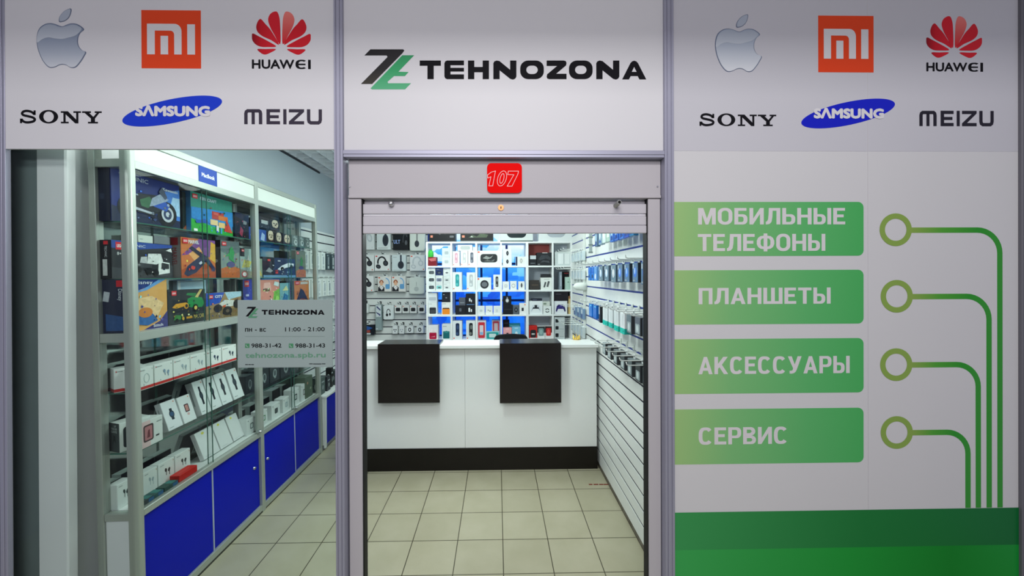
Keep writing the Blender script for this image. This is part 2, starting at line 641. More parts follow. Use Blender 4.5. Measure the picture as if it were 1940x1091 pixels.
b.box(XL - 0.14, XL, 1.878, 2.3, 0, ZC, PLAIN); b.box(XL - 0.14, XL, 2.3, 3.95, 0, ZC, PLW)
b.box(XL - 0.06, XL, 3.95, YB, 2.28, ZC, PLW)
struct(b, 'wall_left')
b = MB(); b.box(XR + 0.001, XR + 0.03, 1.8, YB, 0.0, 0.034, mat('#6c675c', 0.7, noise=.3, nscale=20))
struct(b, 'baseboard_right')
# dark recess between shop window and left wall
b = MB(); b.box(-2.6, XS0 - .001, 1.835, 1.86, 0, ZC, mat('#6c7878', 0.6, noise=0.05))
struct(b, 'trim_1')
# ceiling: open white grid under a plain slab
GRID = mat('#d4d6dc', 0.5)
b = MB(); b.box(XL - 0.1, XR + 0.1, 1.77, YB + 0.1, ZC + 0.12, ZC + 0.16, mat('#b9bcc6', 0.7))
x = XL + 0.01
while x < XR:
    b.box(x - 0.006, x + 0.006, 1.8, YB, ZC, ZC + 0.05, GRID); x += 0.15
y = 1.85
while y < YB:
    b.box(XL, XR, y - 0.006, y + 0.006, ZC, ZC + 0.049, GRID); y += 0.15
struct(b, 'ceiling')
b = MB(); b.box(XL, XL + 0.012, 1.8, 4.47, ZC - 0.022, ZC - 0.004, mat('#23262c', 0.6))
struct(b, 'trim_2')
# arcade in front: soffit over the shop front that shades the top of the signs
b = MB(); b.box(-4.2, 2.6, 0.62, 1.72, 3.25, 3.5, mat('#c9c9cf', 0.7)); b.box(-4.2, 4.2, 1.72, 1.95, 3.05, 3.5, mat('#c9c9cf', 0.7))
struct(b, 'ceiling_arcade')

# window in the back wall, with the blue evening light outside
b = MB()
WX0, WX1, WZ0, WZ1 = -0.98, 0.47, 0.9, 2.75
fw = mat('#1c3a8c', 0.5)
for x in (WX0, -0.62, -0.24, 0.12, WX1 - 0.03):
    b.box(x, x + 0.03, YB + 0.01, YB + 0.05, WZ0, WZ1, fw)
for z in (WZ0, 1.40, 1.92, WZ1 - 0.03):
    b.box(WX0, WX1, YB + 0.012, YB + 0.048, z, z + 0.03, fw)
win = struct(b, 'window_2')
b = MB(); b.box(WX0, WX1, YB + 0.027, YB + 0.033, WZ0, WZ1, glass((0.9, 0.96, 1.0)))
b.build('pane', win)
om = bpy.data.materials.new('evening_light_outside')
om.use_nodes = True
nt = om.node_tree
nt.nodes.remove(nt.nodes['Principled BSDF'])
tc = nt.nodes.new('ShaderNodeTexCoord')
mp = nt.nodes.new('ShaderNodeMapping'); mp.inputs['Scale'].default_value = (3.4, 1, 4.2)
nz = nt.nodes.new('ShaderNodeTexVoronoi'); nz.inputs['Scale'].default_value = 1.6; nz.distance = 'CHEBYCHEV'
rp = nt.nodes.new('ShaderNodeValToRGB')
rp.color_ramp.interpolation = 'EASE'
for e, (p, c) in zip([rp.color_ramp.elements[0], rp.color_ramp.elements[1]] + [rp.color_ramp.elements.new(0.5) for _ in range(3)],
                     ((0.0, '#0c50d8'), (1.0, '#e8fbff'), (0.3, '#1f78f0'), (0.55, '#46acfc'), (0.75, '#86d6ff'))):
    e.position = p; e.color = lin(c)
em = nt.nodes.new('ShaderNodeEmission'); em.inputs[1].default_value = 1.2
nt.links.new(tc.outputs['Object'], mp.inputs[0]); nt.links.new(mp.outputs[0], nz.inputs['Vector'])
sx = nt.nodes.new('ShaderNodeSeparateColor')
nt.links.new(nz.outputs['Color'], sx.inputs[0])
sz = nt.nodes.new('ShaderNodeSeparateXYZ'); nt.links.new(tc.outputs['Object'], sz.inputs[0])
hz = nt.nodes.new('ShaderNodeMapRange'); hz.inputs['From Min'].default_value = 1.25; hz.inputs['From Max'].default_value = 2.25
hz.inputs['To Min'].default_value = -0.12; hz.inputs['To Max'].default_value = 0.62
nt.links.new(sz.outputs[2], hz.inputs['Value'])
ad = nt.nodes.new('ShaderNodeMath'); ad.operation = 'MULTIPLY_ADD'; ad.inputs[1].default_value = 0.5
nt.links.new(sx.outputs[0], ad.inputs[0]); nt.links.new(hz.outputs[0], ad.inputs[2])
nt.links.new(ad.outputs[0], rp.inputs['Fac']); nt.links.new(rp.outputs[0], em.inputs[0])
nt.links.new(em.outputs[0], nt.nodes['Material Output'].inputs['Surface'])
b = MB(); b.box(-2.2, 1.6, YB + 0.7, YB + 0.72, 0.3, 3.4, om)
struct(b, 'exterior_backdrop')

# ------------------------------------------------------------------ shop front
def fr(y):
    return (Vector((0, y, 0)), Vector((1, 0, 0)), Vector((0, 0, 1)), Vector((0, -1, 0)))


def px_(u, v=545, y=D):
    return atY(u, v, y).x


def pz_(v, u=955, y=D):
    return atY(u, v, y).z


def pm(u, v, y=D):
    p = atY(u, v, y)
    return (p.x, p.z)


X_LP0, X_LP1 = px_(-4), px_(15.5)
X_A0, X_A1 = px_(637.5), px_(654)
X_B0, X_B1 = px_(1256.5), px_(1274)
X_RP0 = px_(1926)


def profile(name, x0, x1, z0, z1, y0=D - 0.02, y1=D + 0.04):
    """upright aluminium profile with two shallow grooves down its face"""
    b = MB()
    w = x1 - x0
    b.box(x0, x1, y0 + 0.004, y1, z0, z1, ALU, 0.001)
    for a, c in ((0, .22), (.30, .66), (.74, 1)):
        b.box(x0 + a * w, x0 + c * w, y0, y0 + 0.006, z0, z1, ALU, 0.0012)
    return struct(b, name)


profile('trim_3', X_LP0, X_LP1, 0, 3.05, D - 0.008, D + 0.012)
profile('trim_4', X_A0, X_A1, 0, 3.05)
profile('trim_5', X_B0, X_B1, 0, 3.05)
b = MB(); b.box(X_RP0, X_RP0 + 0.22, D - 0.02, D + 0.05, 0, 3.05, mat('#6f6e76', 0.5), 0.003)
struct(b, 'trim_6')
b = MB()
zt, zb_ = pz_(286.5), pz_(300)
b.box(X_A1, X_B0, D - 0.016, D + 0.04, zb_, zt, ALUX, 0.0015)
b.box(X_A1, X_B0, D - 0.019, D - 0.014, zb_ + 0.4 * (zt - zb_), zt - 0.002, ALUX, 0.001)
struct(b, 'trim_7')
# shop window on the left: pane with a slim bottom frame
b = MB(); b.box(X_LP1, X_A0, D + 0.0, D + 0.03, 0, 0.06, ALUX, 0.002)
w1 = struct(b, 'window_1')
b = MB(); b.box(X_LP1 + .001, X_A0 - .001, D + 0.012, D + 0.018, 0.06, 3.04, glass((0.95, 0.985, 0.975), 0.25))
b.build('pane', w1)

b = MB()
for x0, x1 in ((-4.2, X_LP0 - .001), (X_RP0 + .221, 4.2)):
    b.box(x0, x1, D - .01, D + .05, 0, 3.05, mat('#c9cad0', .6, noise=.02, nscale=2))
struct(b, 'wall_front')

# --- logos, drawn in the pixel frame of a reference crop and carried over by a map to the wall plane
BLACKV = mat('#18171c', 0.6, spec=0.08)


class Print:
    """collects vinyl shapes given in a reference frame; f maps the frame to (x, z) on the wall"""

    def __init__(s, f, y, lift=0.0008):
        s.f, s.y, s.l = f, y, lift
        s.b = MB()

    def F(s, layer=0):
        return fr(s.y - s.l * layer)

    def poly(s, pts, m, layer=0):
        s.b.prism([s.f(*p) for p in pts], s.F(layer), s.l, m)

    def ring(s, o, i, m, layer=0):
        s.b.ring([s.f(*p) for p in o], [s.f(*p) for p in i], s.F(layer), s.l, m)

    def ribbon(s, pts, w, m, layer=0, closed=False):
        k = abs(s.f(1, 0)[0] - s.f(0, 0)[0])
        s.b.ribbon([s.f(*p) for p in pts], w * k, s.F(layer), s.l, m, closed)

    def text(s, st, x0, y0, x1, y1, m, layer=0, bold=0.0):
        a, c = s.f(x0, y1), s.f(x1, y0)
        s.b.text(st, a[0], a[1], c[0], c[1], s.F(layer), m, bold, s.l)

    def build(s, name, parent):
        return s.b.build(name, parent, world=True)


def boxmap(src, dst, y=D):
    """reference rectangle -> picture rectangle -> wall plane (an axis-aligned rectangle there)"""
    sx0, sy0, sx1, sy1 = src
    u0, v0, u1, v1 = dst
    um, vm = (u0 + u1) / 2, (v0 + v1) / 2
    x0, x1 = atY(u0, vm, y).x, atY(u1, vm, y).x
    z0, z1 = atY(um, v0, y).z, atY(um, v1, y).z
    return lambda x, yy: (x0 + (x1 - x0) * (x - sx0) / (sx1 - sx0), z0 + (z1 - z0) * (yy - sy0) / (sy1 - sy0))


def ell(cx, cy, rx, ry, n=40, a=0.0):
    ca, sa = math.cos(a), math.sin(a)
    return [(cx + rx * math.cos(t) * ca - ry * math.sin(t) * sa, cy + rx * math.cos(t) * sa + ry * math.sin(t) * ca)
            for t in (2 * math.pi * k / n for k in range(n))]


APPLE = [(358, 155), (330, 145), (300, 139), (268, 145), (240, 165), (225, 195), (220, 235), (224, 275), (236, 315), (255, 355), (280, 385),
         (300, 394), (325, 390), (348, 379), (370, 375), (392, 380), (410, 391), (430, 394), (450, 385), (475, 355), (492, 328), (503, 303),
         (480, 292), (463, 272), (456, 245), (460, 215), (472, 192), (492, 173), (470, 152), (445, 141), (415, 140), (390, 148), (372, 156)]
LEAF = [(350, 132), (349, 112), (362, 87), (385, 66), (418, 55), (418, 80), (405, 108), (385, 125), (365, 132)]
PETALS = [[(1613, 258), (1580, 205), (1556, 160), (1545, 118), (1560, 84), (1592, 72), (1607, 98), (1613, 150)],
          [(1606, 260), (1560, 235), (1510, 212), (1482, 185), (1478, 150), (1500, 115), (1530, 145), (1560, 180)],
          [(1590, 271), (1540, 275), (1500, 273), (1470, 258), (1453, 232), (1455, 199), (1490, 214), (1540, 240)],
          [(1588, 287), (1530, 287), (1483, 288), (1502, 309), (1525, 318), (1553, 309)]]


def brand_prints(panel, B, y, tone=1):
    """the six brand marks; B maps mark names to picture rectangles"""
    f = boxmap((220, 55, 503, 395), B['fruit'])
    x0, z1 = f(220, 55); x1, z0 = f(503, 395)
    lx, lz = PM[panel.name].translation.x, PM[panel.name].translation.z
    p = Print(f, y)
    edge = mat('#6d7890', 0.4)
    body = grad(((0, '#d9dde4'), (0.25, '#b4bdcb'), (0.6, '#8592aa'), (1, '#9fabbd')) if tone else ((0, '#e6e9ee'), (0.3, '#ccd3dd'), (0.6, '#a3afc2'), (1, '#b4becc')), 'Z', z0 - lz, z1 - lz)
    p.poly(catmull(APPLE, 4), edge)
    cx, cy = 360, 268
    p.poly([(cx + (a - cx) * 0.965, cy + (c - cy) * 0.97) for a, c in catmull(APPLE, 4)], body, 1)
    top = [(226, 252), (226, 215), (236, 184), (256, 162), (285, 149), (318, 150), (358, 163), (395, 157), (430, 148), (462, 156), (480, 172),
           (462, 196), (440, 212), (405, 222), (370, 230), (330, 228), (290, 222), (255, 232)]
    p.poly(catmull(top, 3), grad(((0, '#ccd3dc'), (1, '#aab4c3')), 'Z', f(0, 250)[1] - lz, f(0, 140)[1] - lz), 2)
    p.poly(catmull(LEAF, 4), edge)
    p.poly([(384 + (a - 384) * 0.88, 95 + (c - 95) * 0.9) for a, c in catmull(LEAF, 4)], mat('#b3bcca', 0.4), 1)
    p.build('fruit_emblem', panel)

    p = Print(boxmap((820, 65, 1160, 397), B['orange']), y)
    wv = mat('#e4e2e4', 0.45)
    p.poly([(820, 65), (1160, 65), (1160, 397), (820, 397)], mat('#ee4a22', 0.42))
    arc = [(1010 + 40 * math.sin(t), 185 - 42 * math.cos(t)) for t in [R(a) for a in range(0, 91, 15)]]
    arc2 = [(985 + 23 * math.cos(t), 205 - 23 * math.sin(t)) for t in [R(a) for a in range(0, 91, 15)]]
    p.poly([(853, 318), (853, 143)] + arc + [(1050, 318), (1008, 318)] + arc2 + [(897, 182), (897, 318)], wv, 1)
    p.poly([(930, 212), (973, 212), (973, 318), (930, 318)], wv, 1)
    p.poly([(1083, 145), (1127, 145), (1127, 318), (1083, 318)], wv, 1)
    p.build('orange_emblem', panel)

    p = Print(boxmap((1452, 70, 1788, 318), B['petals']), y)
    for k, pt in enumerate(PETALS):
        cc = catmull(pt, 4)
        cc = [(min(max(a, 1452), 1616), c) for a, c in cc]
        red = grad(((0, '#8d0d1c'), (0.5, '#d01828'), (1, '#dc2030')), 'X', p.f(1452, 0)[0] - lx, p.f(1560, 0)[0] - lx)
        p.poly(cc, red)
        p.poly([(3240 - a, c) for a, c in cc], mat('#d81e2c', 0.4) if k else grad(((0, '#d81e2c'), (1, '#ee8078')), 'Z', p.f(0, 250)[1] - lz, p.f(0, 85)[1] - lz))
    p.build('petal_emblem', panel)
    p = Print(lambda u, v: pm(u, v), y)
    u0, v0, u1, v1 = B['petal_word']
    p.f = boxmap((0, 0, 100, 100), B['petal_word'])
    p.text('HUAW', 0, 0, 72, 100, BLACKV, 0, 0.03)
    cs = _c_shape(1.0, 0, 1, .24, .15, 50, 310, .8)
    p.poly([(74 + 21 * x, 100 - 100 * y) for x, y in cs], BLACKV)
    p.poly([(79, 42), (91, 42), (91, 58), (79, 58)], BLACKV)
    p.poly([(95.5, 0), (100, 0), (100, 100), (95.5, 100)], BLACKV)
    p.build('petal_wordmark', panel)

    p = Print(boxmap((124, 635, 592, 712), B['slab']), y)
    S = [(206, 660), (196, 650), (180, 643), (160, 641), (143, 646), (137, 656), (145, 665), (170, 671), (197, 678), (209, 688), (203, 699), (183, 705), (160, 706), (143, 700), (133, 688)]
    p.ribbon(catmull(S, 4, False), 13.5, BLACKV)
    p.poly([(203, 638), (214, 638), (214, 664), (203, 664)], BLACKV); p.poly([(125, 685), (136, 685), (136, 711), (125, 711)], BLACKV)
    p.ring(ell(288, 673.5, 54, 38.5), ell(288, 673.5, 30, 30), BLACKV)
    p.poly([(358, 642), (398, 642), (446, 690), (446, 651), (430, 651), (430, 642), (473, 642), (473, 651), (458, 651), (458, 711), (440, 711), (385, 659), (385, 702), (402, 702), (402, 711), (358, 711), (358, 702), (373, 702), (373, 651), (358, 651)], BLACKV)
    p.poly([(480, 642), (530, 642), (530, 651), (520, 651), (544, 674), (564, 651), (552, 651), (552, 642), (592, 642), (592, 651), (578, 651), (553, 683), (553, 702), (570, 702), (570, 711), (513, 711), (513, 702), (530, 702), (530, 683), (494, 651), (480, 651)], BLACKV)
    p.build('slab_serif_wordmark', panel)

    p = Print(boxmap((710, 548, 1282, 733), B['oval']), y)
    g = boxmap((710, 548, 1282, 733), B['oval'])
    p.poly(ell(996, 640.5, 291, 68, 56, R(-11.8)), mat('#1f3fd0' if tone else '#1822c8', 0.4))
    ax0 = 785; w = 1213 - 785
    p.text('S\u039bMSUNG', ax0, 608, ax0 + w, 672, wv, 1, 0.055)
    p.build('oval_emblem', panel)

    p = Print(boxmap((1408, 630, 1852, 717), B['thin']), y)
    gm = mat('#3c3644' if tone else '#26232e', 0.4)
    t = 19
    p.ribbon([(1417.5, 717), (1417.5, 656), (1420, 646), (1428, 640), (1492, 640), (1499, 646), (1501, 656), (1501, 717)], t, gm)
    p.poly([(1450, 648), (1468, 648), (1468, 717), (1450, 717)], gm)
    p.poly([(1535, 630), (1612, 630), (1612, 648), (1555, 648), (1555, 665), (1605, 665), (1605, 682), (1555, 682), (1555, 699), (1612, 699), (1612, 717), (1535, 717)], gm)
    p.poly([(1631, 630), (1649, 630), (1649, 717), (1631, 717)], gm)
    p.poly([(1663, 630), (1750, 630), (1750, 645), (1692, 699), (1750, 699), (1750, 717), (1663, 717), (1663, 701), (1721, 648), (1663, 648)], gm)
    p.ribbon([(1776, 630), (1776, 690), (1779, 702), (1788, 708), (1832, 708), (1840, 702), (1843, 690), (1843, 630)], t, gm)
    p.build('thin_wordmark', panel)


# left sign panel
SIGN = mat('#e2e1e4', 0.4, noise=0.008, nscale=2)
SIGN2 = mat('#dcdbdc', 0.4, noise=0.008, nscale=2)
zl = pz_(283.5, 325)
lp = empty('sign_panel', 'white sign panel with six phone brand marks above the shop window', 'sign', ((X_LP1 + X_A0) / 2, D, zl))
b = MB(); b.box(X_LP1, X_A0, D - 0.006, D + 0.006, zl, 3.04, SIGN, 0.001); b.build('board', lp, world=True)
brand_prints(lp, {'fruit': (72.6, 18, 166, 130.5), 'orange': (270.5, 21.4, 382.7, 131), 'petals': (479, 23, 590, 105), 'petal_word': (479, 114.5, 590, 132),
                  'slab': (41, 209.5, 195.5, 235), 'oval': (234, 181, 423, 242), 'thin': (464.5, 208, 611, 236.5)}, D - 0.006)

# middle sign panel with the shop name
zc = pz_(286.5)
cp = empty('sign_panel', 'wide white sign panel with the shop name in black and green above the doorway', 'sign', ((X_A1 + X_B0) / 2, D, zc))
b = MB(); b.box(X_A1, X_B0, D - 0.006, D + 0.006, zc, 3.04, SIGN, 0.001); b.build('board', cp, world=True)
SEVEN = [(190, 288), (377, 288), (384, 294), (374, 309), (200, 486), (136, 486), (288, 332), (283, 323), (156, 323)]
EEE = [(372, 322), (440, 322), (350, 416), (408, 418), (387, 441), (325, 441), (288, 473), (291, 482), (422, 482), (388, 517), (198, 517), (191, 511)]


def shop_logo(f, y, panel, black, green, names=('angular_emblem', 'shop_name')):
    p = Print(f, y)
    p.poly(SEVEN, black); p.poly(EEE, green)
    p.build(names[0], panel)


def shop_name(p, m):
    """the eight wide letters, in the frame of the reference crop"""
    P = lambda *pts: p.poly(list(pts), m)
    y0, y1 = 352.0, 458.5
    P((472, y0), (593, y0), (593, y0 + 30), (552, y0 + 30), (552, y1), (516, y1), (516, y0 + 30), (472, y0 + 30))
    P((628, y0), (725, y0), (725, y0 + 27), (648, y0 + 27), (648, 394), (725, 394), (725, 415), (648, 415), (648, y1 - 27), (725, y1 - 27), (725, y1), (628, y1), (618, y1 - 5), (613, y1 - 16), (613, y0 + 16), (618, y0 + 5))
    P((748, y0), (784, y0), (784, 389), (832, 389), (832, y0), (868, y0), (868, y1), (832, y1), (832, 419), (784, 419), (784, y1), (748, y1))
    for dx, in ((0,), (589,)):
        P((893 + dx, y1), (893 + dx, 368), (899 + dx, 357), (912 + dx, y0), (928 + dx, y0 + 3), (989 + dx, 405), (989 + dx, y0), (1025 + dx, y0), (1025 + dx, 444), (1019 + dx, 455), (1006 + dx, 461), (990 + dx, 457), (929 + dx, 408), (929 + dx, y1))
    for x0, x1 in ((1047, 1182), (1326, 1461)):
        p.ring(roundrect(x0, y0, x1, y1, 46, 7, ry=44), roundrect(x0 + 35, y0 + 29, x1 - 35, y1 - 29, 26, 7, ry=23), m)
    P((1198, y0), (1296, y0), (1307, 355), (1312, 366), (1309, 380), (1252, 428), (1312, 428), (1312, y1), (1213, y1), (1202, 455), (1198, 445), (1201, 431), (1258, 383), (1198, 383))
    lf = [(1630, 460), (1678, 366), (1687, 357), (1699, 353), (1699, 388), (1685, 417), (1699, 417), (1699, 441), (1679, 441), (1669, 460)]
    P(*lf); P(*[(3398 - x, y) for x, y in lf])


f = lambda x, y: pm(640 + x / 3.031, y / 3.031)
lz = zc
shop_logo(f, D - 0.006, cp, grad(((0, '#3c372f'), (0.45, '#1a181b'), (1, '#141217')), 'Z', f(0, 486)[1] - lz, f(0, 288)[1] - lz),
          grad(((0, '#58b684'), (0.6, '#2fa868'), (1, '#2b9c62')), 'Z', f(0, 517)[1] - lz, f(0, 322)[1] - lz))
p = Print(f, D - 0.006); shop_name(p, BLACKV); p.build('shop_name', cp)

# right printed panel
rpn = empty('sign_panel', 'tall printed panel with green service bands and circuit lines right of the doorway', 'sign', ((X_B1 + X_RP0) / 2, D, 0.0))
lx = PM[rpn.name].translation.x
zr = pz_(287.5, 1600)
b = MB()
b.box(X_B1, X_RP0, D - 0.006, D + 0.006, 0.0, zr, SIGN2, 0.001)
b.build('board', rpn, world=True)
b = MB(); b.box(X_B1, X_RP0, D - 0.006, D + 0.006, zr, 3.04, mat('#d0cfd5', 0.4, noise=0.008, nscale=2), 0.001)
b.build('brand_board', rpn, world=True)
brand_prints(rpn, {'fruit': (1353, 29, 1441.4, 138), 'orange': (1548, 31.7, 1652.3, 138.4), 'petals': (1752, 32, 1857, 111), 'petal_word': (1752, 120, 1859, 137),
                   'slab': (1323.6, 216, 1468.7, 240), 'oval': (1515.7, 186.7, 1693, 245.4), 'thin': (1739, 211, 1879, 240)}, D - 0.006, 0)
ym = D - 0.006
cream = mat('#e3dfe0', 0.45)
for (v0, v1, words_) in ((383, 485, (('\u041c\u041e\u0411\u0418\u041b\u042c\u041d\u042b\u0415', 1321, 394.5, 1598.5, 425.5), ('\u0422\u0415\u041b\u0415\u0424\u041e\u041d\u042b', 1320.5, 443.5, 1561, 475.5))),
                         (511.5, 613.5, (('\u041f\u041b\u0410\u041d\u0428\u0415\u0422\u042b', 1322, 545, 1571, 575.5),)),
                         (641, 744, (('\u0410\u041a\u0421\u0415\u0421\u0421\u0423\u0410\u0420\u042b', 1321.5, 674.5, 1607, 707),)),
                         (773, 876.5, (('\u0421\u0415\u0420\u0412\u0418\u0421', 1322, 808, 1490, 840),))):
    z1, z0 = pz_(v0, 1455), pz_(v1, 1455)
    x0, x1 = X_B1, px_(1633.5, (v0 + v1) / 2)
    gb = grad(((0, '#a5cc84'), (0.3, '#82c47e'), (0.7, '#62bd70'), (1, '#4fb863')), 'X', x0 - lx, x1 - lx)
    b = MB(); b.prism(roundrect(x0, z0, x1, z1, 0.026, 6, (1, 0, 0, 1)), fr(ym), 0.0008, gb)
    band = b.build('green_band', rpn, world=True)
    for wtxt, u0, a0, u1, a1 in words_:
        g = boxmap((0, 0, 1, 1), (u0, a0, u1, a1)); p0, p1 = g(0, 1), g(1, 0)
        q = MB(); cyr(q, wtxt, p0[0], p0[1], p1[0], p1[1], fr(ym - 0.0008), 0.0006, cream)
        q.build('lettering', band, world=True)
olive = mat('#8fae52', 0.45)
for (cu, cv, ux, rr) in ((1694, 435.5, 1891, 27), (1696, 561, 1870.5, 27), (1695, 690, 1850, 26), (1696, 818, 1830.5, 25)):
    c = atY(cu, cv, D)
    ro, ri = 31.0 * D / F_PX * 1.012, 21.0 * D / F_PX * 1.012
    e = lambda r_: [(c.x + r_ * math.cos(2 * math.pi * k / 48), c.z + r_ * math.sin(2 * math.pi * k / 48)) for k in range(48)]
    xv = px_(ux, 700); zb2 = pz_(960, 1860); rad = rr * 1.65 * D / F_PX
    pts = [(c.x + ri, c.z - 0.002), (xv - rad, c.z - 0.002)] + [(xv - rad + rad * math.sin(R(a)), c.z - 0.002 - rad + rad * math.cos(R(a))) for a in range(10, 91, 10)] + [(xv, zb2)]
    b = MB()
    b.ribbon(pts, 0.0245, fr(ym), 0.0008, grad(((0, '#8fae52'), (0.35, '#54a838'), (0.75, '#2f9a2e'), (1, '#3a9c38')), 'X', c.x + ro - lx, xv - lx))
    ln = b.build('circuit_line', rpn, world=True)
    b = MB(); b.ring(e(ro), e(ri), fr(ym - 0.0008), 0.0008, olive)
    b.build('ring', ln, world=True)
z1, z2 = pz_(964.5, 1600), pz_(1035, 1600)
b = MB(); b.poly([(X_B1, ym - 0.0009, z1), (X_RP0, ym - 0.0009, z1), (X_RP0, ym - 0.0009, z2), (X_B1, ym - 0.0009, z2)], grad(((0, '#3f9e58'), (0.55, '#1d7f3c'), (1, '#0c7034')), 'X', X_B1 - lx, X_RP0 - lx, 0.3))
b.build('dark_green_stripe', rpn, world=True)
b = MB(); b.poly([(X_B1, ym - 0.0009, z2), (X_RP0, ym - 0.0009, z2), (X_RP0, ym - 0.0009, 0.01), (X_B1, ym - 0.0009, 0.01)], grad(((0, '#3fae58'), (0.5, '#1fa03c'), (0.8, '#078a2a'), (1, '#159a38')), 'X', X_B1 - lx, X_RP0 - lx, 0.3))
b.build('bright_green_base', rpn, world=True)
b = MB(); xs = px_(1642, 600); b.box(xs - .0012, xs + .0012, ym - 0.0006, ym, z1, 3.04, mat('#cfcdd0', 0.5)); b.build('board_seam', rpn, world=True)

# ------------------------------------------------------------------ roller shutter
YS = D + 0.02
SH = mat('#c6c2c6', 0.42, noise=0.01, nscale=3)
sh = empty('roller_shutter', 'light grey roller shutter rolled up over the doorway', 'shutter', (px_(955), YS, pz_(441, 955, YS)))
q = lambda v: pz_(v, 955, YS)
xs_ = lambda u, v=700: px_(u, v, YS)
x0, x1 = xs_(660, 340), xs_(1252, 340)
b = MB(); b.box(x0, x1, YS, YS + 0.2, q(375.5), q(302.5), SH, 0.003)
b.box(x0, x1, YS - 0.004, YS + 0.01, q(375.5), q(370), SH, 0.002)
hs = b.build('housing', sh, world=True)
for u, v in ((663, 353.5), (1245.5, 353.5)):
    c = atY(u, v, YS)
    b = MB(); b.tube([(c.x, YS + .002, c.z), (c.x, YS - 0.004, c.z)], 0.0035, mat('#d8d8dc', 0.25, 0.9), 10); b.build('screw', hs, world=True)
gx = [(xs_(660), xs_(685)), (xs_(1229.5), xs_(1252.5))]
for k, (a, c) in enumerate(gx):
    b = MB(); b.box(a, c, YS + 0.004, YS + 0.06, 0, q(375.8), SH, 0.002)
    e0, e1 = (c, c + 0.004) if k == 0 else (a - 0.004, a)
    b.box(e0, e1, YS + 0.012, YS + 0.06, 0, q(376), mat('#141418', 0.6))
    b.build('guide_rail', sh, world=True)
    # dark reveal between rail and post
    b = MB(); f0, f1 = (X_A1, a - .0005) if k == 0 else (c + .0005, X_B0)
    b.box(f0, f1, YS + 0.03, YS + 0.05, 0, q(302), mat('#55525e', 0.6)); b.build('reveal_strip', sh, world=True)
sx0, sx1 = gx[0][1] + 0.001, gx[1][0] - 0.001
yy = YS + 0.018
for va, vb, dy in ((376.5, 384.5, 0.018), (385, 404, 0.0), (404.6, 408, 0.004), (408.4, 426, 0.0), (426.6, 441.5, -0.002)):
    b = MB(); b.box(sx0, sx1, yy + dy, yy + dy + 0.016, q(vb), q(va), mat('#cfccd2', 0.4) if vb != 408 else mat('#f0eef2', 0.25), 0.003)
    b.build('slat', sh, world=True)
c = atY(742, 386.5, yy)
b = MB(); b.tube([(c.x, yy + .001, c.z), (c.x, yy - 0.014, c.z), (c.x, yy - .02, c.z), (c.x, yy - .022, c.z)], [0.012, 0.0125, 0.010, 0.003], mat('#c9c9cc', 0.25, 0.8), 18)
b.build('stop_knob', sh, world=True)
c = atY(949, 393.5, yy)
b = MB(); b.tube([(c.x, yy + .001, c.z), (c.x, yy - .004, c.z)], 0.0135, mat('#c98e60', 0.3, 0.8), 24)
lk = b.build('lock', sh, world=True)
b = MB(); b.box(c.x - .002, c.x + .002, yy - .0048, yy - .003, c.z - .005, c.z + .005, mat('#2a1c14', 0.5)); b.build('keyhole', lk, world=True)
c = atY(1166, 388, yy)
b = MB(); b.tube([(c.x, yy + .004, c.z - .004), (c.x + .003, yy - .05, c.z + .003)], 0.0105, mat('#a9a9a6', 0.35, 0.6), 18)
pg = b.build('stop_peg', sh, world=True)
b = MB(); b.tube([(c.x + .003, yy - .05, c.z + .003), (c.x + .0032, yy - .051, c.z + .0031)], 0.007, mat('#141414', 0.6), 16); b.build('bore', pg, world=True)

# red number plate on the housing
nf = lambda u, v: pm(u, v, YS)
a, c = nf(923, 366), nf(988.5, 310)
no = empty('number_plate', 'red rounded number plate 107 on the shutter housing', 'number sign', ((a[0] + c[0]) / 2, YS - .004, a[1]))
b = MB(); b.prism(roundrect(a[0], a[1], c[0], c[1], 0.02, 7), fr(YS - 0.004), 0.004, mat('#ff0000', 0.5, spec=0.05), mat('#f06a6a', 0.4))
b.build('plate', no, world=True)
p = Print(lambda x, y: nf(640 + x / 6.06, 280 + y / 6.06), YS - 0.0081, 0.0005)
lw = mat('#ffdede', 0.4)
p.ribbon([(1718, 318), (1765, 283), (1810, 272), (1778, 442), (1735, 442), (1758, 338), (1722, 352)], 5.5, lw, 0, True)
d7 = lambda x, y: (1818 + x * 6.06 / 5.879, y * 6.06 / 5.879)
sl = lambda pts: [(x + (350 - y) * 0.22, y) for x, y in pts]
p.ribbon(sl(ell(1886, 357, 50, 86, 28)), 5.5, lw, 0, True)
p.ribbon(sl(ell(1886, 357, 21, 56, 22)), 5.5, lw, 0, True)
p.ribbon([d7(135, 265), d7(248, 265), d7(240, 300), d7(175, 432), d7(122, 432), d7(196, 305), d7(128, 303)], 5.5, lw, 0, True)
p.build('numerals', no)

# silvery opening-hours sign on the window
f5 = lambda x, y: pm(430 + x / 4.545, 460 + y / 4.545)
YG = D + 0.012
a, c = f5(82, 1080), f5(900, 490)
hs_ = empty('opening_hours_sign', 'silvery opening hours sign stuck on the shop window', 'sign', ((a[0] + c[0]) / 2, YG, a[1]))
b = MB(); b.box(a[0], c[0], YG - 0.003, YG, a[1], c[1], mat('#a2b3b0', 0.4), 0.0006); b.build('plate', hs_, world=True)
sc_ = lambda x, y: f5(150 + (x - 136) * 110 / 304, 552 + (y - 288) * 96 / 229)
shop_logo(sc_, YG - 0.003, hs_, mat('#0c0c10', 0.4), mat('#5f9c78', 0.4))
p = Print(lambda x, y: f5(290 + (x - 472) * 542 / 1296, 578 + (y - 352) * 42 / 108), YG - .003)
shop_name(p, mat('#0c0c10', 0.4)); p.build('shop_name', hs_)
p = Print(f5, YG - .003, 0.0006)
ink = mat('#101416', 0.4); gi = mat('#4f9468', 0.4); gp = mat('#6c9f82', 0.4)
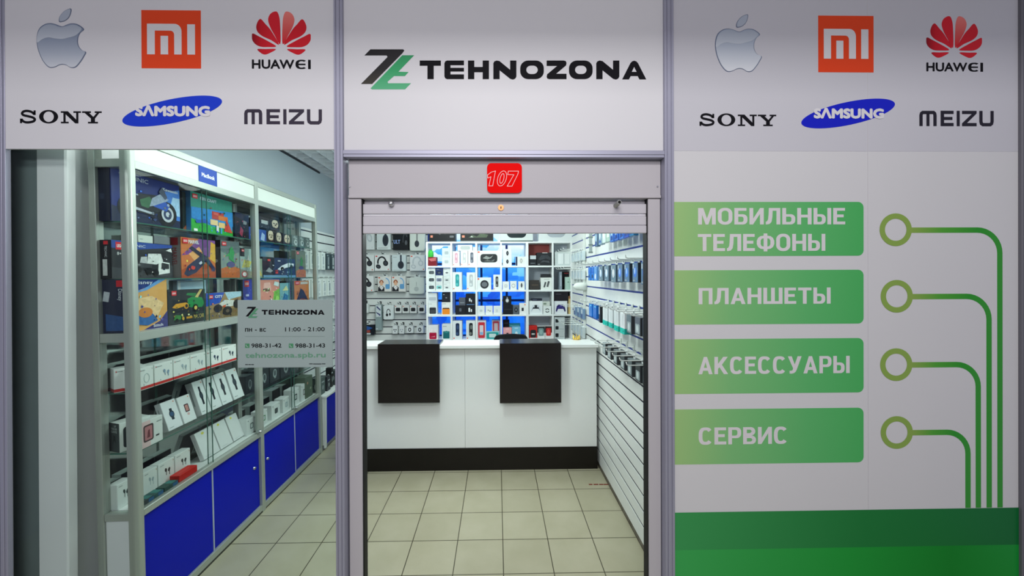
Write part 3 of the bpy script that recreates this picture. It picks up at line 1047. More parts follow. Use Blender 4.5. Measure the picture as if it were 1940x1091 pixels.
for wd_, xa, xb in (('\u041f\u041d', 145, 205), ('\u0412\u0421', 272, 328)):
    p0, p1 = f5(xa, 767), f5(xb, 736); cyr(p.b, wd_, p0[0], p0[1], p1[0], p1[1], fr(YG - .003), .0006, ink, .16)
p.poly([(231, 750), (246, 750), (246, 757), (231, 757)], ink)
p.text('11:00 - 21:00', 492, 727, 834, 765, ink, 0, 0.012)
p.poly([(145, 806), (834, 806), (834, 809), (145, 809)], mat('#8a9c96', 0.4))
p.text('988-31-42', 200, 868, 460, 906, ink, 0, 0.016); p.text('988-31-43', 580, 868, 837, 906, ink, 0, 0.016)
for x in (145, 524):
    p.poly([(x, 870), (x + 38, 870), (x + 38, 907), (x, 907)], gi)
    p.ribbon([(x + 10, 878), (x + 11, 888), (x + 18, 896), (x + 28, 899)], 6, mat('#a5b8b0', 0.4), 1)
p.text('tehnozona.spb.ru', 147, 945, 842, 1008, gp, 0, 0.02)
for x0, x1, y in ((146, 170, 1052), (174, 194, 1052), (198, 221, 1052), (700, 730, 1045), (734, 806, 1046), (810, 840, 1045)):
    p.poly([(x0, y - 3), (x1, y - 3), (x1, y + 3), (x0, y + 3)], ink)
p.build('lettering', hs_)

# ------------------------------------------------------------------ packaged goods
def face_frame(w, d, h, f):
    V = Vector
    return {'F': (V((-w / 2, -d / 2, 0)), V((w, 0, 0)), V((0, 0, h)), V((0, -1, 0))),
            'L': (V((-w / 2, d / 2, 0)), V((0, -d, 0)), V((0, 0, h)), V((-1, 0, 0))),
            'R': (V((w / 2, -d / 2, 0)), V((0, d, 0)), V((0, 0, h)), V((1, 0, 0))),
            'T': (V((-w / 2, -d / 2, h)), V((w, 0, 0)), V((0, d, 0)), V((0, 0, 1)))}[f]


def add_prints(b, w, d, h, ops, lift=0.00015):
    n = 0
    for op in ops:
        n += 1
        k, f = op[0], op[1]
        o, ux, uy, nn = face_frame(w, d, h, f)
        o = o + nn * (lift * n)
        P = lambda x, y: tuple(o + ux * x + uy * y)
        if k == 'r':
            x0, y0, x1, y1, c = op[2:]
            b.poly([P(x0, y0), P(x1, y0), P(x1, y1), P(x0, y1)], mat(c, 0.4))
        elif k == 'rr':
            x0, y0, x1, y1, r, c = op[2:]
            a = ux.length / uy.length
            b.poly([P(x, y) for x, y in roundrect(x0, y0, x1, y1, r, 4, ry=r * a)], mat(c, 0.4))
        elif k == 'e':
            cx, cy, rx, ry, c = op[2:7]
            an = R(op[7]) if len(op) > 7 else 0
            W_, H_ = ux.length, uy.length
            pts = []
            for t in range(20):
                a = 2 * math.pi * t / 20
                x, y = rx * W_ * math.cos(a), ry * H_ * math.sin(a)
                pts.append(P(cx + (x * math.cos(an) - y * math.sin(an)) / W_, cy + (x * math.sin(an) + y * math.cos(an)) / H_))
            b.poly(pts, mat(c, 0.4))
        elif k == 'o':
            cx, cy, rx, ry, t, c, a0, a1 = op[2:]
            N = 18
            for q in range(N):
                A, B = R(a0 + (a1 - a0) * q / N), R(a0 + (a1 - a0) * (q + 1) / N)
                b.poly([P(cx + rx * math.cos(A), cy + ry * math.sin(A)), P(cx + rx * math.cos(B), cy + ry * math.sin(B)),
                        P(cx + (rx - t) * math.cos(B), cy + (ry - t * rx / rx) * math.sin(B)), P(cx + (rx - t) * math.cos(A), cy + (ry - t) * math.sin(A))], mat(c, 0.4))
        elif k == 'p':
            b.poly([P(*q) for q in op[2]], mat(op[3], 0.4, noise=0.16, nscale=70))
        elif k == 't':
            st, x0, y0, x1, y1, c = op[2:8]
            b.text(st, x0, y0, x1, y1, (o, ux, uy, nn), mat(c, 0.4), op[8] if len(op) > 8 else 0.0, 0.0)
        elif k == 'tv':                                  # lettering running down the face
            st, x0, y0, x1, y1, c = op[2:8]
            b.text(st, 0, 0, 1, 1, (o + ux * x0 + uy * y1, uy * (y0 - y1), ux * (x1 - x0), nn), mat(c, 0.4), op[8] if len(op) > 8 else 0.0, 0.0)


BOXES = []


def goods(name, label, cat, w, d, h, col, ops=(), mtx=None, group=None, tab=False, rough=0.42, c=0.0015, shape='box', colm=None):
    """one package: a carton (with its printing), base centre at the origin, front towards -Y"""
    b = MB()
    m = colm or mat(col, rough)
    if shape == 'box':
        b.box(-w / 2, w / 2, -d / 2, d / 2, 0, h, m, c)
    elif shape == 'case':                                # rounded zip case
        r = min(w, h) * 0.16
        V = Vector
        pts = roundrect(-w / 2, 0, w / 2, h, r, 6)
        inn = roundrect(-w / 2 + .006, .006, w / 2 - .006, h - .006, r * .9, 6)
        b.prism(pts, (V((0, d / 2, 0)), V((1, 0, 0)), V((0, 0, 1)), V((0, -1, 0))), d * 0.8, m)
        b.prism(inn, (V((0, -d * 0.3, 0)), V((1, 0, 0)), V((0, 0, 1)), V((0, -1, 0))), d * 0.2, m)
    if tab:
        b.box(-w * .18, w * .18, -0.0012, 0.0012, h - .002, h + 0.032, mat('#dfe5e4', 0.4))
        b.box(-w * .08, w * .08, -0.0020, 0.0020, h + .012, h + 0.022, mat('#20242a', 0.5))
    add_prints(b, w, d, h, ops)
    o = b.build(name, None, matrix=mtx or Matrix())
    tag(o, label, cat, group)
    BOXES.append(o)
    return o


# printed pictures
def P_headset(c, c2='#3a3d44', logo='#e2583c'):
    return [('r', 'F', .06, .88, .18, .95, logo), ('o', 'F', .47, .55, .31, .37, .10, c, 5, 200), ('e', 'F', .72, .48, .17, .18, c, 15), ('e', 'F', .72, .48, .10, .11, c2, 15),
            ('e', 'F', .24, .27, .17, .13, c, -30), ('e', 'F', .24, .27, .10, .07, c2, -30), ('r', 'F', .86, .06, .93, .12, logo)]


def P_cup(c, c2='#30343c'):
    return [('r', 'F', .08, .84, .34, .88, '#aab2b2'), ('r', 'F', .585, .55, .70, 1.0, c), ('e', 'F', .64, .38, .22, .24, c), ('e', 'F', .65, .37, .14, .16, c2), ('r', 'F', .1, .05, .8, .08, '#b6bcbc')]


def P_speaker(c, c2, logo='#e2583c', tall=True):
    return [('rr', 'F', .32, .2, .72, .88, .14, c), ('e', 'F', .55, .66, .12, .12, c2), ('e', 'F', .48, .32, .13, .08, c2), ('r', 'F', .08, .05, .2, .11, logo)]


def P_watch(c='#26282e', s='#5a606a'):
    return [('r', 'F', .44, .28, .60, .8, c), ('rr', 'F', .38, .40, .66, .68, .05, c), ('e', 'F', .52, .54, .09, .09, s)]


def P_buds(c='#3c4248'):
    return [('e', 'F', .44, .60, .06, .09, c, 20), ('r', 'F', .46, .36, .49, .58, c), ('e', 'F', .66, .55, .06, .09, c, -20), ('r', 'F', .64, .30, .67, .52, c), ('r', 'F', .1, .84, .3, .87, '#9aa2a2')]


def P_pad(c, t='#3a3e48'):
    return [('p', 'F', [(.12, .22), (.2, .62), (.32, .72), (.68, .72), (.8, .62), (.88, .22), (.8, .18), (.7, .40), (.3, .40), (.2, .18)], c),
            ('rr', 'F', .4, .52, .6, .70, .03, t), ('e', 'F', .34, .48, .06, .06, t), ('e', 'F', .66, .48, .06, .06, t)]


def P_block(c, c2):
    return [('r', 'F', .1, .86, .4, .90, '#9aa4a4'), ('rr', 'F', .12, .08, .88, .6, .1, c), ('rr', 'F', .2, .14, .8, .4, .06, c2)]


# ------------------------------------------------------------------ service counter
ZT = 1.142
YC = atZ(955, 889.5, 0.0).y
CX0, CX1 = -1.33, atY(1130.5, 760, YC).x
CW = mat('#e4e8e6', 0.38, noise=0.008, nscale=3)
ct = empty('service_counter', 'long white service counter with a black plinth in front of the shelves', 'counter', ((CX0 + CX1) / 2, YC, 0))
b = MB()
zpl = atY(955, 847.5, YC).z
xs = atY(881, 760, YC).x
b.box(CX0, xs - .0008, YC, YC + 0.018, zpl, ZT - 0.03, CW, 0.001); b.box(xs + .0008, CX1, YC, YC + 0.018, zpl, ZT - 0.03, CW, 0.001)
b.build('front_panel', ct, world=True)
for x in (CX0, CX1 - 0.018):
    b = MB(); b.box(x, x + .018, YC + .0185, YC + .34, 0, ZT - .03, CW, 0.001); b.build('side_panel', ct, world=True)
b = MB(); b.box(CX0, CX1 + .004, YC - 0.006, YC + 0.018, 0.0, zpl, mat('#17140f', 0.45, noise=.1), 0.001); b.build('plinth', ct, world=True)
YF = YC - 0.05
b = MB(); b.box(CX0 - .01, CX1 + 0.002, YF, atZ(955, 643.5, ZT).y, ZT - 0.029, ZT, CW, 0.002); b.build('counter_top', ct, world=True)
BRN = mat('#1a1412', 0.2, noise=.06, nscale=6, spec=.5)
for (u0, u1, t0, t1, lab) in ((716, 832.5, 735, 842, 'dark brown board wrapped over the left part of the counter edge'),
                              (947, 1063, 945, 1054, 'dark brown board wrapped over the right part of the counter edge')):
    yb = YF - 0.021
    a, c = atY(u0, 764, yb), atY(u1, 651, yb)
    bd = empty('counter_board', lab, 'board', ((a.x + c.x) / 2, yb, a.z))
    b = MB(); b.box(a.x, c.x, yb, yb + 0.018, a.z, ZT + 0.018, BRN, 0.0012); b.build('front_board', bd, world=True)
    b = MB(); b.box(a.x, c.x, yb + .0185, atZ(955, 642, ZT + .018).y, ZT + 0.001, ZT + 0.018, BRN, 0.0012); b.build('top_board', bd, world=True)

# gold trinket at the right end of the counter
c = atZ(1092, 643, ZT)
b = MB()
random.seed(3)
b.tube([(c.x, c.y, ZT), (c.x, c.y, ZT + .006)], [.035, .04], mat('#caa24a', .35, .6), 16)
for k in range(9):
    a = 2 * math.pi * k / 9
    b.tube([(c.x + .028 * math.cos(a), c.y + .028 * math.sin(a), ZT + .004), (c.x + .034 * math.cos(a), c.y + .034 * math.sin(a), ZT + .026 + .012 * (k % 3))], [.007, .003], mat('#d8b458', .3, .6), 8)
tag(b.build('trinket_dish'), 'small spiky gold trinket dish at the right end of the counter', 'dish')

# office chair behind the counter
cc = atY(968, 640, 4.08)
ch = empty('office_chair', 'black office chair behind the counter, only its backrest top showing', 'chair', (cc.x, 4.15, 0))
blk = mat('#15171b', 0.55)
b = MB()
zt = atY(968, 632.5, 4.08).z
V = Vector
pts = catmull([(-.19, .72), (-.2, .95), (-.17, zt - .035), (-.08, zt - .004), (.08, zt - .004), (.17, zt - .035), (.2, .95), (.19, .72)], 5)
b.prism([(x, z) for x, z in pts], (V((cc.x, 4.10, 0)), V((1, 0, 0)), V((0, 0, 1)), V((0, -1, 0))), 0.04, blk)
b.build('backrest', ch, world=True)
b = MB(); b.box(cc.x - .22, cc.x + .22, 4.1, 4.5, .46, .52, blk, .02); b.build('seat', ch, world=True)
b = MB(); b.tube([(cc.x, 4.085, .8), (cc.x, 4.12, .55), (cc.x, 4.2, .45)], .015, blk); b.build('back_support', ch, world=True)
b = MB(); b.tube([(cc.x, 4.3, .1), (cc.x, 4.3, .46)], .025, blk, 12); b.build('column', ch, world=True)
for k in range(5):
    a = 2 * math.pi * k / 5 + .3
    b = MB(); e = (cc.x + .22 * math.cos(a), 4.3 + .22 * math.sin(a))
    b.tube([(cc.x, 4.3, .1), (*e, .065)], [.022, .015], blk); lg = b.build('leg', ch, world=True)
    b = MB(); b.tube([(e[0] - .012, e[1], .03), (e[0] + .012, e[1], .03)], .029, blk, 14); b.build('caster', lg, world=True)

# red scuff on the tiles by the right wall
b = MB()
for k, (u, w) in enumerate(((1119, 6), (1129, 8), (1139, 7), (1149, 10))):
    a, c = atZ(u - w / 2, 918.5, 0.0006), atZ(u + w / 2, 916.5, 0.0006)
    b.box(a.x, c.x, a.y, c.y, 0, 0.0008, mat('#7c3428', 0.7))
tag(b.build('floor_tape'), 'thin worn red strip of tape on the tiles by the right wall', 'tape')

# ------------------------------------------------------------------ open shelving in front of the back window
YSH = 4.78
shelf_u = [809, 855, 902.5, 949.5, 999, 1047.5]
shelf_v = [459, 504.8, 551, 597.5, 645]
UX = [atY(u, 550, YSH).x for u in shelf_u] + [0.918]
UZ = [atY(955, v, YSH).z for v in shelf_v]
sv = empty('shelving_unit', 'white open cube shelving in front of the blue back window', 'shelf', ((UX[0] + UX[-1]) / 2, YSH, 0))
SW = mat('#eef2f2', 0.4)
for k, x in enumerate(UX):
    b = MB(); b.box(x - (.011 if k != 4 else .016), x + (.011 if k != 4 else .016), YSH, YSH + .32, 0, UZ[0], SW, .001); b.build('upright', sv, world=True)
allz = UZ + [UZ[-1] - .3, UZ[-1] - .6, UZ[-1] - .9]
for z in allz:
    if z < 0.02: continue
    b = MB(); b.box(UX[0] - .0105, UX[-1] + .0105, YSH + .001, YSH + .319, z - .010, z + .010, SW, .001); b.build('shelf_board', sv, world=True)
b = MB(); b.box(UX[4], UX[-1], YSH + .262, YSH + .268, 0, UZ[0], mat('#dfe6f0', .6)); b.build('back_panel', sv, world=True)
b = MB(); b.box(UX[0], UX[4], YSH + .321, YSH + .327, 0, UZ[4], mat('#dfe5ea', .6)); b.build('back_panel', sv, world=True)
b = MB(); b.box(UX[4] + .017, UX[5] - .012, YSH + .255, YSH + .2615, UZ[1] + .011, UZ[0] - .011, mat('#c86a66', .6)); b.build('red_liner', sv, world=True)


def place_shelf(items):
    done = []
    for it in items:
        (cr, x0, y0, x1, y1), name, label, cat, col, ops, group = it[:7]
        opt = it[7] if len(it) > 7 else {}
        fx = (lambda x: 800 + x / 4.956) if cr == 'B' else (lambda x: 940 + x / 4.959)
        fy = lambda y: 430 + y / 4.958
        yf = YSH + opt.get('back', 0.02)
        a, c = atY(fx(x0), fy(y1), yf), atY(fx(x1), fy(y0), yf)
        w, h, d = c.x - a.x, c.z - a.z, opt.get('d', min(0.22, max(.06, c.x - a.x)))
        base = min((z + .010 for z in UZ), key=lambda z: abs(z - a.z))
        for (dx0, dx1, dt) in done:
            if min(dx1, c.x) - max(dx0, a.x) > 0.3 * w and abs(dt - a.z) < abs(base - a.z) and abs(dt - a.z) < 0.05:
                base = dt
        h = c.z - base if base <= a.z + .05 else h
        base += 0.0005
        done.append((a.x, c.x, base + h))
        goods(name, label, cat, w, d, h, col, ops, Matrix.Translation(((a.x + c.x) / 2, yf + d / 2, base)), group, shape=opt.get('shape', 'box'), c=opt.get('c', .0015))


g1, g2, g3 = 'cartons in the blue lit shelf cells', 'cartons in the grey backed shelf cells', 'cartons along the top of the shelving'
CAMERA = lambda c: [('r', 'F', .1, .8, .5, .84, '#9aa2a6'), ('rr', 'F', .12, .18, .82, .62, .12, c), ('e', 'F', .5, .36, .2, .1, '#5a626a')]
items = [
    # top of the unit
    (('B', 65, 8, 305, 130), 'toy_box', 'black toy box with small orange badge, left one on top of the shelving', 'box', '#17181c', [('r', 'F', .05, .3, .14, .46, '#e08a70'), ('r', 'F', 0, .02, 1, .05, '#4a4c52'), ('rr', 'F', .8, .3, .96, .44, .02, '#6a6e74'), ('p', 'F', [(.3, .62), (.42, .52), (.5, .6), (.62, .55), (.7, .7), (.5, .9)], '#8c9096')], g3),
    (('B', 358, 8, 665, 130), 'toy_box', 'black toy box with green splashes, second on top of the shelving', 'box', '#1a1b1e', [('r', 'F', .05, .3, .13, .46, '#e08a70'), ('r', 'F', 0, .02, 1, .06, '#8a8e92'), ('p', 'F', [(.25, .3), (.36, .5), (.5, .36), (.62, .62), (.85, .5), (.8, .3)], '#4e5c48'), ('p', 'F', [(.3, .32), (.34, .42), (.4, .32)], '#c0c8c0')], g3),
    (('C', 40, -60, 345, 130), 'speaker_box', 'long white carton picturing a black oval speaker on top of the shelving', 'box', '#d6dedc', [('r', 'F', 0, 0, 1, .05, '#1c3a34'), ('rr', 'F', .2, .18, .8, .6, .15, '#202c30')], g3),
    (('C', 400, -60, 712, 130), 'speaker_box', 'long white carton picturing a pale oval speaker on top of the shelving', 'box', '#e2e8e8', [('rr', 'F', .25, .2, .8, .6, .15, '#b4bcc4')], g3),
    # column one
    (('B', 52, 282, 132, 366), 'game_box', 'dark red glossy box under the green can', 'box', '#7c1a26', [('p', 'F', [(.05, .8), (.95, .95), (.95, .6), (.4, .5)], '#c86a70')], g1),
    (('B', 185, 283, 266, 366), 'camera_box', 'pale square box beside the dark red box, lower of two', 'box', '#dce4e8', [('rr', 'F', .3, .3, .75, .65, .1, '#b4c0c4')], g1),
    (('B', 185, 198, 266, 280), 'camera_box', 'pale square box beside the green can, upper of two', 'box', '#d4dee4', [('rr', 'F', .3, .3, .75, .65, .1, '#aab8be')], g1),
]
nine = [['#4a5258', '#3a4878', '#dfe4e4'], ['#42484e', '#7c84a0', '#c8d0d0'], ['#42484e', '#7cc8c8', '#d4dada']]
colw = ['grey', 'mixed', 'white']
for r_ in (2, 1, 0):
    for k in range(3):
        nm = {(0, 0): 'grey camera', (0, 1): 'navy camera', (0, 2): 'white camera', (1, 0): 'grey camera', (1, 1): 'lavender camera', (1, 2): 'pale grey camera', (2, 0): 'dark grey camera', (2, 1): 'teal camera', (2, 2): 'white camera'}[r_, k]
        pos = ['top', 'middle', 'bottom'][r_] + ' row of the nine box block'
        items.append((('B', 55 + k * 71, 386 + r_ * 69, 122 + k * 71, 453 + r_ * 69), 'camera_box', 'small box showing a %s, %s%s' % (nm, pos, ['', '', ''][k]), 'box',
                      '#27386c' if (r_, k) == (0, 1) else '#dbe2e2', CAMERA('#1c2848' if (r_, k) == (0, 1) else nine[r_][k]), 'nine small camera boxes stacked in one cell'))
items += [
    (('B', 58, 709, 138, 826), 'speaker_box', 'white carton picturing a black cube speaker under the silver carton', 'box', '#e2e8e8', P_block('#2c3036', '#44484e'), g1),
    (('B', 55, 618, 138, 707), 'gadget_box', 'silver carton resting on the black cube speaker carton', 'box', '#d8dee2', [('rr', 'F', .1, .2, .9, .55, .06, '#b4bcc4')], g1),
    (('B', 182, 707, 264, 828), 'speaker_box', 'white carton picturing an orange cube speaker', 'box', '#e8e8e4', [('r', 'F', .1, .86, .5, .9, '#9aa4a4'), ('r', 'F', .08, .03, .92, .46, '#ee8f2e'), ('p', 'F', [(.08, .46), (.92, .46), (.84, .56), (.16, .56)], '#5a3a24')], g1),
    (('B', 185, 614, 266, 704), 'gadget_box', 'black carton resting on the orange cube speaker carton', 'box', '#22252c', [('e', 'F', .5, .45, .1, .06, '#8a9096'), ('r', 'F', .15, .75, .3, .8, '#c8ccd0')], g1),
    (('B', 52, 924, 148, 1052), 'speaker_box', 'white carton picturing a crimson cube speaker', 'box', '#e6e6e8', [('rr', 'F', .15, .05, .85, .52, .1, '#b01840'), ('p', 'F', [(.18, .5), (.3, .72), (.75, .7), (.82, .5)], '#f2e8e8'), ('p', 'F', [(.25, .2), (.7, .28), (.7, .2)], '#e890a0')], g1),
    (('B', 185, 912, 272, 1052), 'speaker_box', 'white carton picturing a dark teal cube speaker', 'box', '#dfe6e6', [('rr', 'F', .12, .08, .82, .55, .06, '#1f6a70'), ('p', 'F', [(.12, .5), (.5, .42), (.82, .5), (.5, .58)], '#3a8c8c'), ('r', 'F', .1, .84, .5, .88, '#9aa4a4')], g1),
    # column two
    (('B', 285, 228, 350, 365), 'speaker_box', 'white carton picturing a pink tall speaker', 'box', '#e8e4e6', P_speaker('#d8a0b4', '#f0c8d4'), g1),
    (('B', 360, 224, 427, 365), 'speaker_box', 'white carton picturing a pale grey tall speaker beside the pink one', 'box', '#e6eaea', P_speaker('#c4cccc', '#e2e6e6'), g1),
    (('B', 430, 222, 499, 365), 'speaker_box', 'white carton picturing a charcoal tall speaker under the flat carton', 'box', '#e6eaea', P_speaker('#5a6070', '#8c94a0'), g1),
    (('B', 330, 168, 470, 221), 'speaker_box', 'flat white carton lying across the three tall speaker cartons', 'box', '#e0e6e6', [('rr', 'F', .2, .2, .85, .8, .1, '#b8c0c0')], g1, {'d': .1}),
    (('B', 284, 424, 371, 594), 'speaker_box', 'white carton picturing a turquoise tall speaker', 'box', '#e4eaea', P_speaker('#2c9aa0', '#5cc0c0'), g1),
    (('B', 417, 427, 497, 594), 'speaker_box', 'white carton picturing a silver tall speaker', 'box', '#e4e8e8', P_speaker('#b4bcc0', '#d8dee0'), g1),
    (('B', 312, 737, 405, 824), 'mouse_box', 'black carton with a dim grey picture, lower left of the black pile', 'box', '#1d1f26', [('rr', 'F', .38, .35, .6, .7, .05, '#5a606a')], g1),
    (('B', 406, 737, 498, 824), 'mouse_box', 'black carton with a white picture, lower right of the black pile', 'box', '#1b1d24', [('rr', 'F', .3, .3, .48, .75, .05, '#d8dce0'), ('rr', 'F', .54, .3, .66, .6, .05, '#d8dce0')], g1),
    (('B', 408, 628, 498, 735), 'mouse_box', 'tall black carton with a white picture on top of the black pile', 'box', '#1b1d24', [('rr', 'F', .34, .35, .5, .62, .05, '#d8dce0'), ('rr', 'F', .54, .28, .64, .5, .05, '#d8dce0'), ('r', 'F', .1, .06, .9, .1, '#6a9ad0')], g1),
    (('B', 345, 664, 404, 735), 'gadget_box', 'small grey carton on top of the black pile', 'box', '#555a64', [('r', 'F', .15, .3, .85, .4, '#8a9098')], g1),
    (('B', 286, 882, 373, 1052), 'speaker_box', 'white carton picturing a navy tall speaker', 'box', '#e4eaee', P_speaker('#1f3050', '#3c547c'), g1),
    (('B', 412, 880, 498, 1052), 'speaker_box', 'white carton picturing a black camouflage tall speaker', 'box', '#e6eaea', P_speaker('#202428', '#7a807c'), g1),
    # column three
    (('B', 513, 222, 731, 366), 'speaker_box', 'wide white carton picturing a black patterned boombox', 'box', '#e6eae8', [('rr', 'F', .15, .22, .88, .78, .12, '#22262a'), ('p', 'F', [(.25, .5), (.4, .66), (.55, .55), (.7, .68), (.6, .5), (.45, .42)], '#8c9290'), ('p', 'F', [(.3, .3), (.45, .38), (.6, .32), (.78, .44), (.7, .28)], '#6a706e'), ('r', 'F', .04, .86, .12, .95, '#e2583c')], g1),
    (('B', 514, 474, 646, 594), 'speaker_box', 'white carton picturing a round black speaker', 'box', '#e4eaea', [('e', 'F', .53, .45, .30, .34, '#2a2e34'), ('e', 'F', .53, .45, .2, .2, '#6a7076'), ('r', 'F', .06, .82, .16, .94, '#e2583c')], g1),
    (('B', 668, 448, 732, 594), 'speaker_box', 'narrow white carton picturing a charcoal can speaker', 'box', '#e2e8e8', P_speaker('#3a3e44', '#8a9096'), g1),
    (('B', 518, 742, 586, 824), 'earphone_box', 'small white earphone carton, first of three in the third column', 'box', '#e6eaea', [('e', 'F', .5, .45, .2, .14, '#c4ccd0')], g1, {'d': .05}),
    (('B', 594, 742, 661, 824), 'earphone_box', 'small white earphone carton, middle of three in the third column', 'box', '#e8ecec', [('e', 'F', .38, .5, .08, .1, '#9aa4a8'), ('e', 'F', .62, .42, .08, .1, '#8a9498')], g1, {'d': .05}),
    (('B', 669, 742, 733, 824), 'earphone_box', 'small white earphone carton, last of three in the third column', 'box', '#e6eaea', [('e', 'F', .5, .45, .14, .18, '#cfd6d8')], g1, {'d': .05}),
    (('B', 515, 880, 599, 1052), 'tablet_box', 'carton picturing a red ringed child tablet, taller one', 'box', '#d8d4dc', [('rr', 'F', .12, .08, .86, .92, .12, '#cc3844'), ('rr', 'F', .28, .24, .7, .76, .06, '#e0d8e0'), ('r', 'F', .3, .26, .66, .4, '#8ab4e0')], g1),
    (('B', 654, 876, 729, 1052), 'tablet_box', 'carton picturing a pink ringed child tablet behind the teal pack', 'box', '#d8d2d8', [('rr', 'F', .12, .3, .9, .95, .12, '#d84a5c'), ('rr', 'F', .28, .42, .74, .84, .06, '#ead8dc')], g1, {'back': .12}),
    (('B', 598, 982, 722, 1052), 'tablet_box', 'teal ringed tablet pack lying low in front of the pink one', 'box', '#8cc8cc', [('rr', 'F', .06, .1, .94, .9, .1, '#1f9c9c'), ('rr', 'F', .24, .26, .76, .74, .05, '#cfe4e4')], g1, {'d': .06}),
    # column four
    (('C', 62, 292, 146, 366), 'watch_box', 'white carton with a small dark watch, lower of the pair', 'box', '#e4e8e8', P_watch(), g1),
    (('C', 62, 208, 146, 290), 'watch_box', 'white carton with a small dark watch, upper of the pair', 'box', '#e6eaea', P_watch(), g1),
    (('C', 186, 279, 281, 366), 'watch_box', 'wide white carton with a silver watch and navy edge', 'box', '#e4e8e6', [('r', 'F', 0, 0, .14, 1, '#1d2a50')] + P_watch('#b8bcb8', '#d8d8d4'), g1),
    (('C', 60, 512, 122, 594), 'watch_box', 'small white watch carton with pale square face, first of three', 'box', '#e6eaea', [('rr', 'F', .3, .3, .7, .65, .08, '#b4bcc0'), ('rr', 'F', .38, .38, .62, .58, .05, '#e2e6e6')], g1),
    (('C', 132, 508, 192, 594), 'watch_box', 'small white watch carton with thin ring picture, middle of three', 'box', '#e6eaea', [('o', 'F', .5, .48, .28, .22, .05, '#8a9094', 0, 360)], g1),
    (('C', 209, 511, 267, 594), 'watch_box', 'small white watch carton with dark face, last of three', 'box', '#e6eaea', P_watch(), g1),
    (('C', 65, 731, 156, 817), 'watch_box', 'black carton at the base of the black watch pile', 'box', '#191b20', [('r', 'F', .1, .5, .9, .54, '#44484e')], g1),
    (('C', 65, 650, 143, 730), 'watch_box', 'black carton picturing a silver round watch on top of its pile', 'box', '#1b1d22', [('e', 'F', .5, .5, .2, .24, '#a8aeb4'), ('e', 'F', .5, .5, .13, .16, '#d8dce0'), ('r', 'F', .42, .74, .58, .9, '#8a9096')], g1),
    (('C', 158, 734, 216, 817), 'gadget_box', 'small grey carton with dark round lens picture', 'box', '#5a626c', [('e', 'F', .5, .5, .28, .26, '#22262c'), ('e', 'F', .5, .5, .12, .12, '#7a828c')], g1),
    (('C', 219, 717, 285, 817), 'watch_box', 'white upright carton with dark square watch and orange badge', 'box', '#e8eaea', [('rr', 'F', .3, .3, .6, .6, .04, '#33363c'), ('r', 'F', .7, .82, .86, .92, '#e2703c')], g1),
    (('C', 65, 873, 124, 1052), 'gadget_box', 'narrow black carton behind the pink pack', 'box', '#1a1c22', [('r', 'F', .2, .8, .8, .84, '#50545c')], g1, {'back': .16, 'd': .06}),
    (('C', 122, 908, 226, 1052), 'gadget_box', 'teal carton behind the light blue pack', 'box', '#3aa4b0', [('r', 'F', .1, .8, .9, .9, '#7cd0d8')], g1, {'back': .16, 'd': .08}),
    (('C', 66, 950, 146, 1052), 'kids_watch_box', 'pink child watch pack with small heart', 'box', '#eaa8ac', [('p', 'F', [(.5, .35), (.36, .52), (.42, .62), (.5, .56), (.58, .62), (.64, .52)], '#3c2a34'), ('r', 'F', .3, .88, .7, .96, '#f4ccd0')], g1),
    (('C', 149, 940, 230, 1052), 'kids_watch_box', 'light blue child watch pack beside the pink one', 'box', '#7cc0e0', [('e', 'F', .5, .45, .16, .2, '#d8ecf4'), ('r', 'F', .3, .88, .7, .96, '#c0e0f0')], g1),
    # column five
    (('C', 312, 266, 379, 362), 'gadget_box', 'small black carton with a pale top label', 'box', '#202328', [('r', 'F', .1, .62, .92, .98, '#c4ccd0'), ('r', 'F', .15, .2, .8, .26, '#7a8088')], g2),
    (('C', 383, 240, 523, 362), 'gamepad_box', 'wide black carton picturing dark gamepads', 'box', '#26292d', [('p', 'F', [(.1, .5), (.3, .8), (.7, .82), (.92, .6), (.9, .4), (.6, .55), (.2, .4)], '#3e4248'), ('p', 'F', [(.2, .22), (.4, .4), (.8, .36), (.86, .2), (.5, .28)], '#4a4e54'), ('r', 'F', .36, .95, .7, 1, '#d0d4d4'), ('r', 'F', .06, .08, .2, .12, '#9a9ea2')], g2),
    (('C', 315, 499, 406, 590), 'gadget_box', 'dark brown square carton with faint line', 'box', '#3a3634', [('r', 'F', .2, .48, .85, .52, '#7c6a54')], g2),
    (('C', 419, 475, 521, 592), 'media_stick_box', 'white carton picturing two dark media sticks', 'box', '#e4e8e4', [('p', 'F', [(.24, .22), (.38, .66), (.52, .62), (.38, .18)], '#4a4e50'), ('p', 'F', [(.52, .26), (.66, .72), (.84, .68), (.68, .22)], '#5a5e60'), ('r', 'F', .3, .84, .8, .88, '#a8b0ac')], g2),
    (('C', 425, 441, 512, 474), 'gadget_box', 'flat black carton lying on the media stick carton', 'box', '#26282c', [('r', 'F', .1, .4, .6, .5, '#4a4c50')], g2, {'d': .12}),
    (('C', 310, 695, 436, 820), 'gamepad_box', 'white carton picturing a white and black gamepad', 'box', '#e6ecee', P_pad('#d4dce2', '#2c3038') + [('p', 'F', [(.2, .3), (.3, .52), (.7, .52), (.8, .3), (.7, .42), (.3, .42)], '#22262c')], g2),
    (('C', 441, 742, 517, 820), 'gadget_box', 'white carton with dark round arrows emblem', 'box', '#e2e8e6', [('o', 'F', .52, .45, .26, .26, .1, '#4a5054', 20, 160), ('o', 'F', .52, .45, .26, .26, .1, '#4a5054', 200, 340)], g2),
    (('C', 438, 700, 505, 742), 'gadget_box', 'small pale mixed carton on top of the arrows carton', 'box', '#cfd6ce', [('r', 'F', .1, .3, .5, .7, '#7a8c7c')], g2, {'d': .08}),
    (('C', 335, 672, 432, 694), 'gadget_box', 'flat dark carton lying on the white gamepad carton', 'box', '#2a2e3c', [('r', 'F', .1, .3, .5, .6, '#50566a')], g2, {'d': .1}),
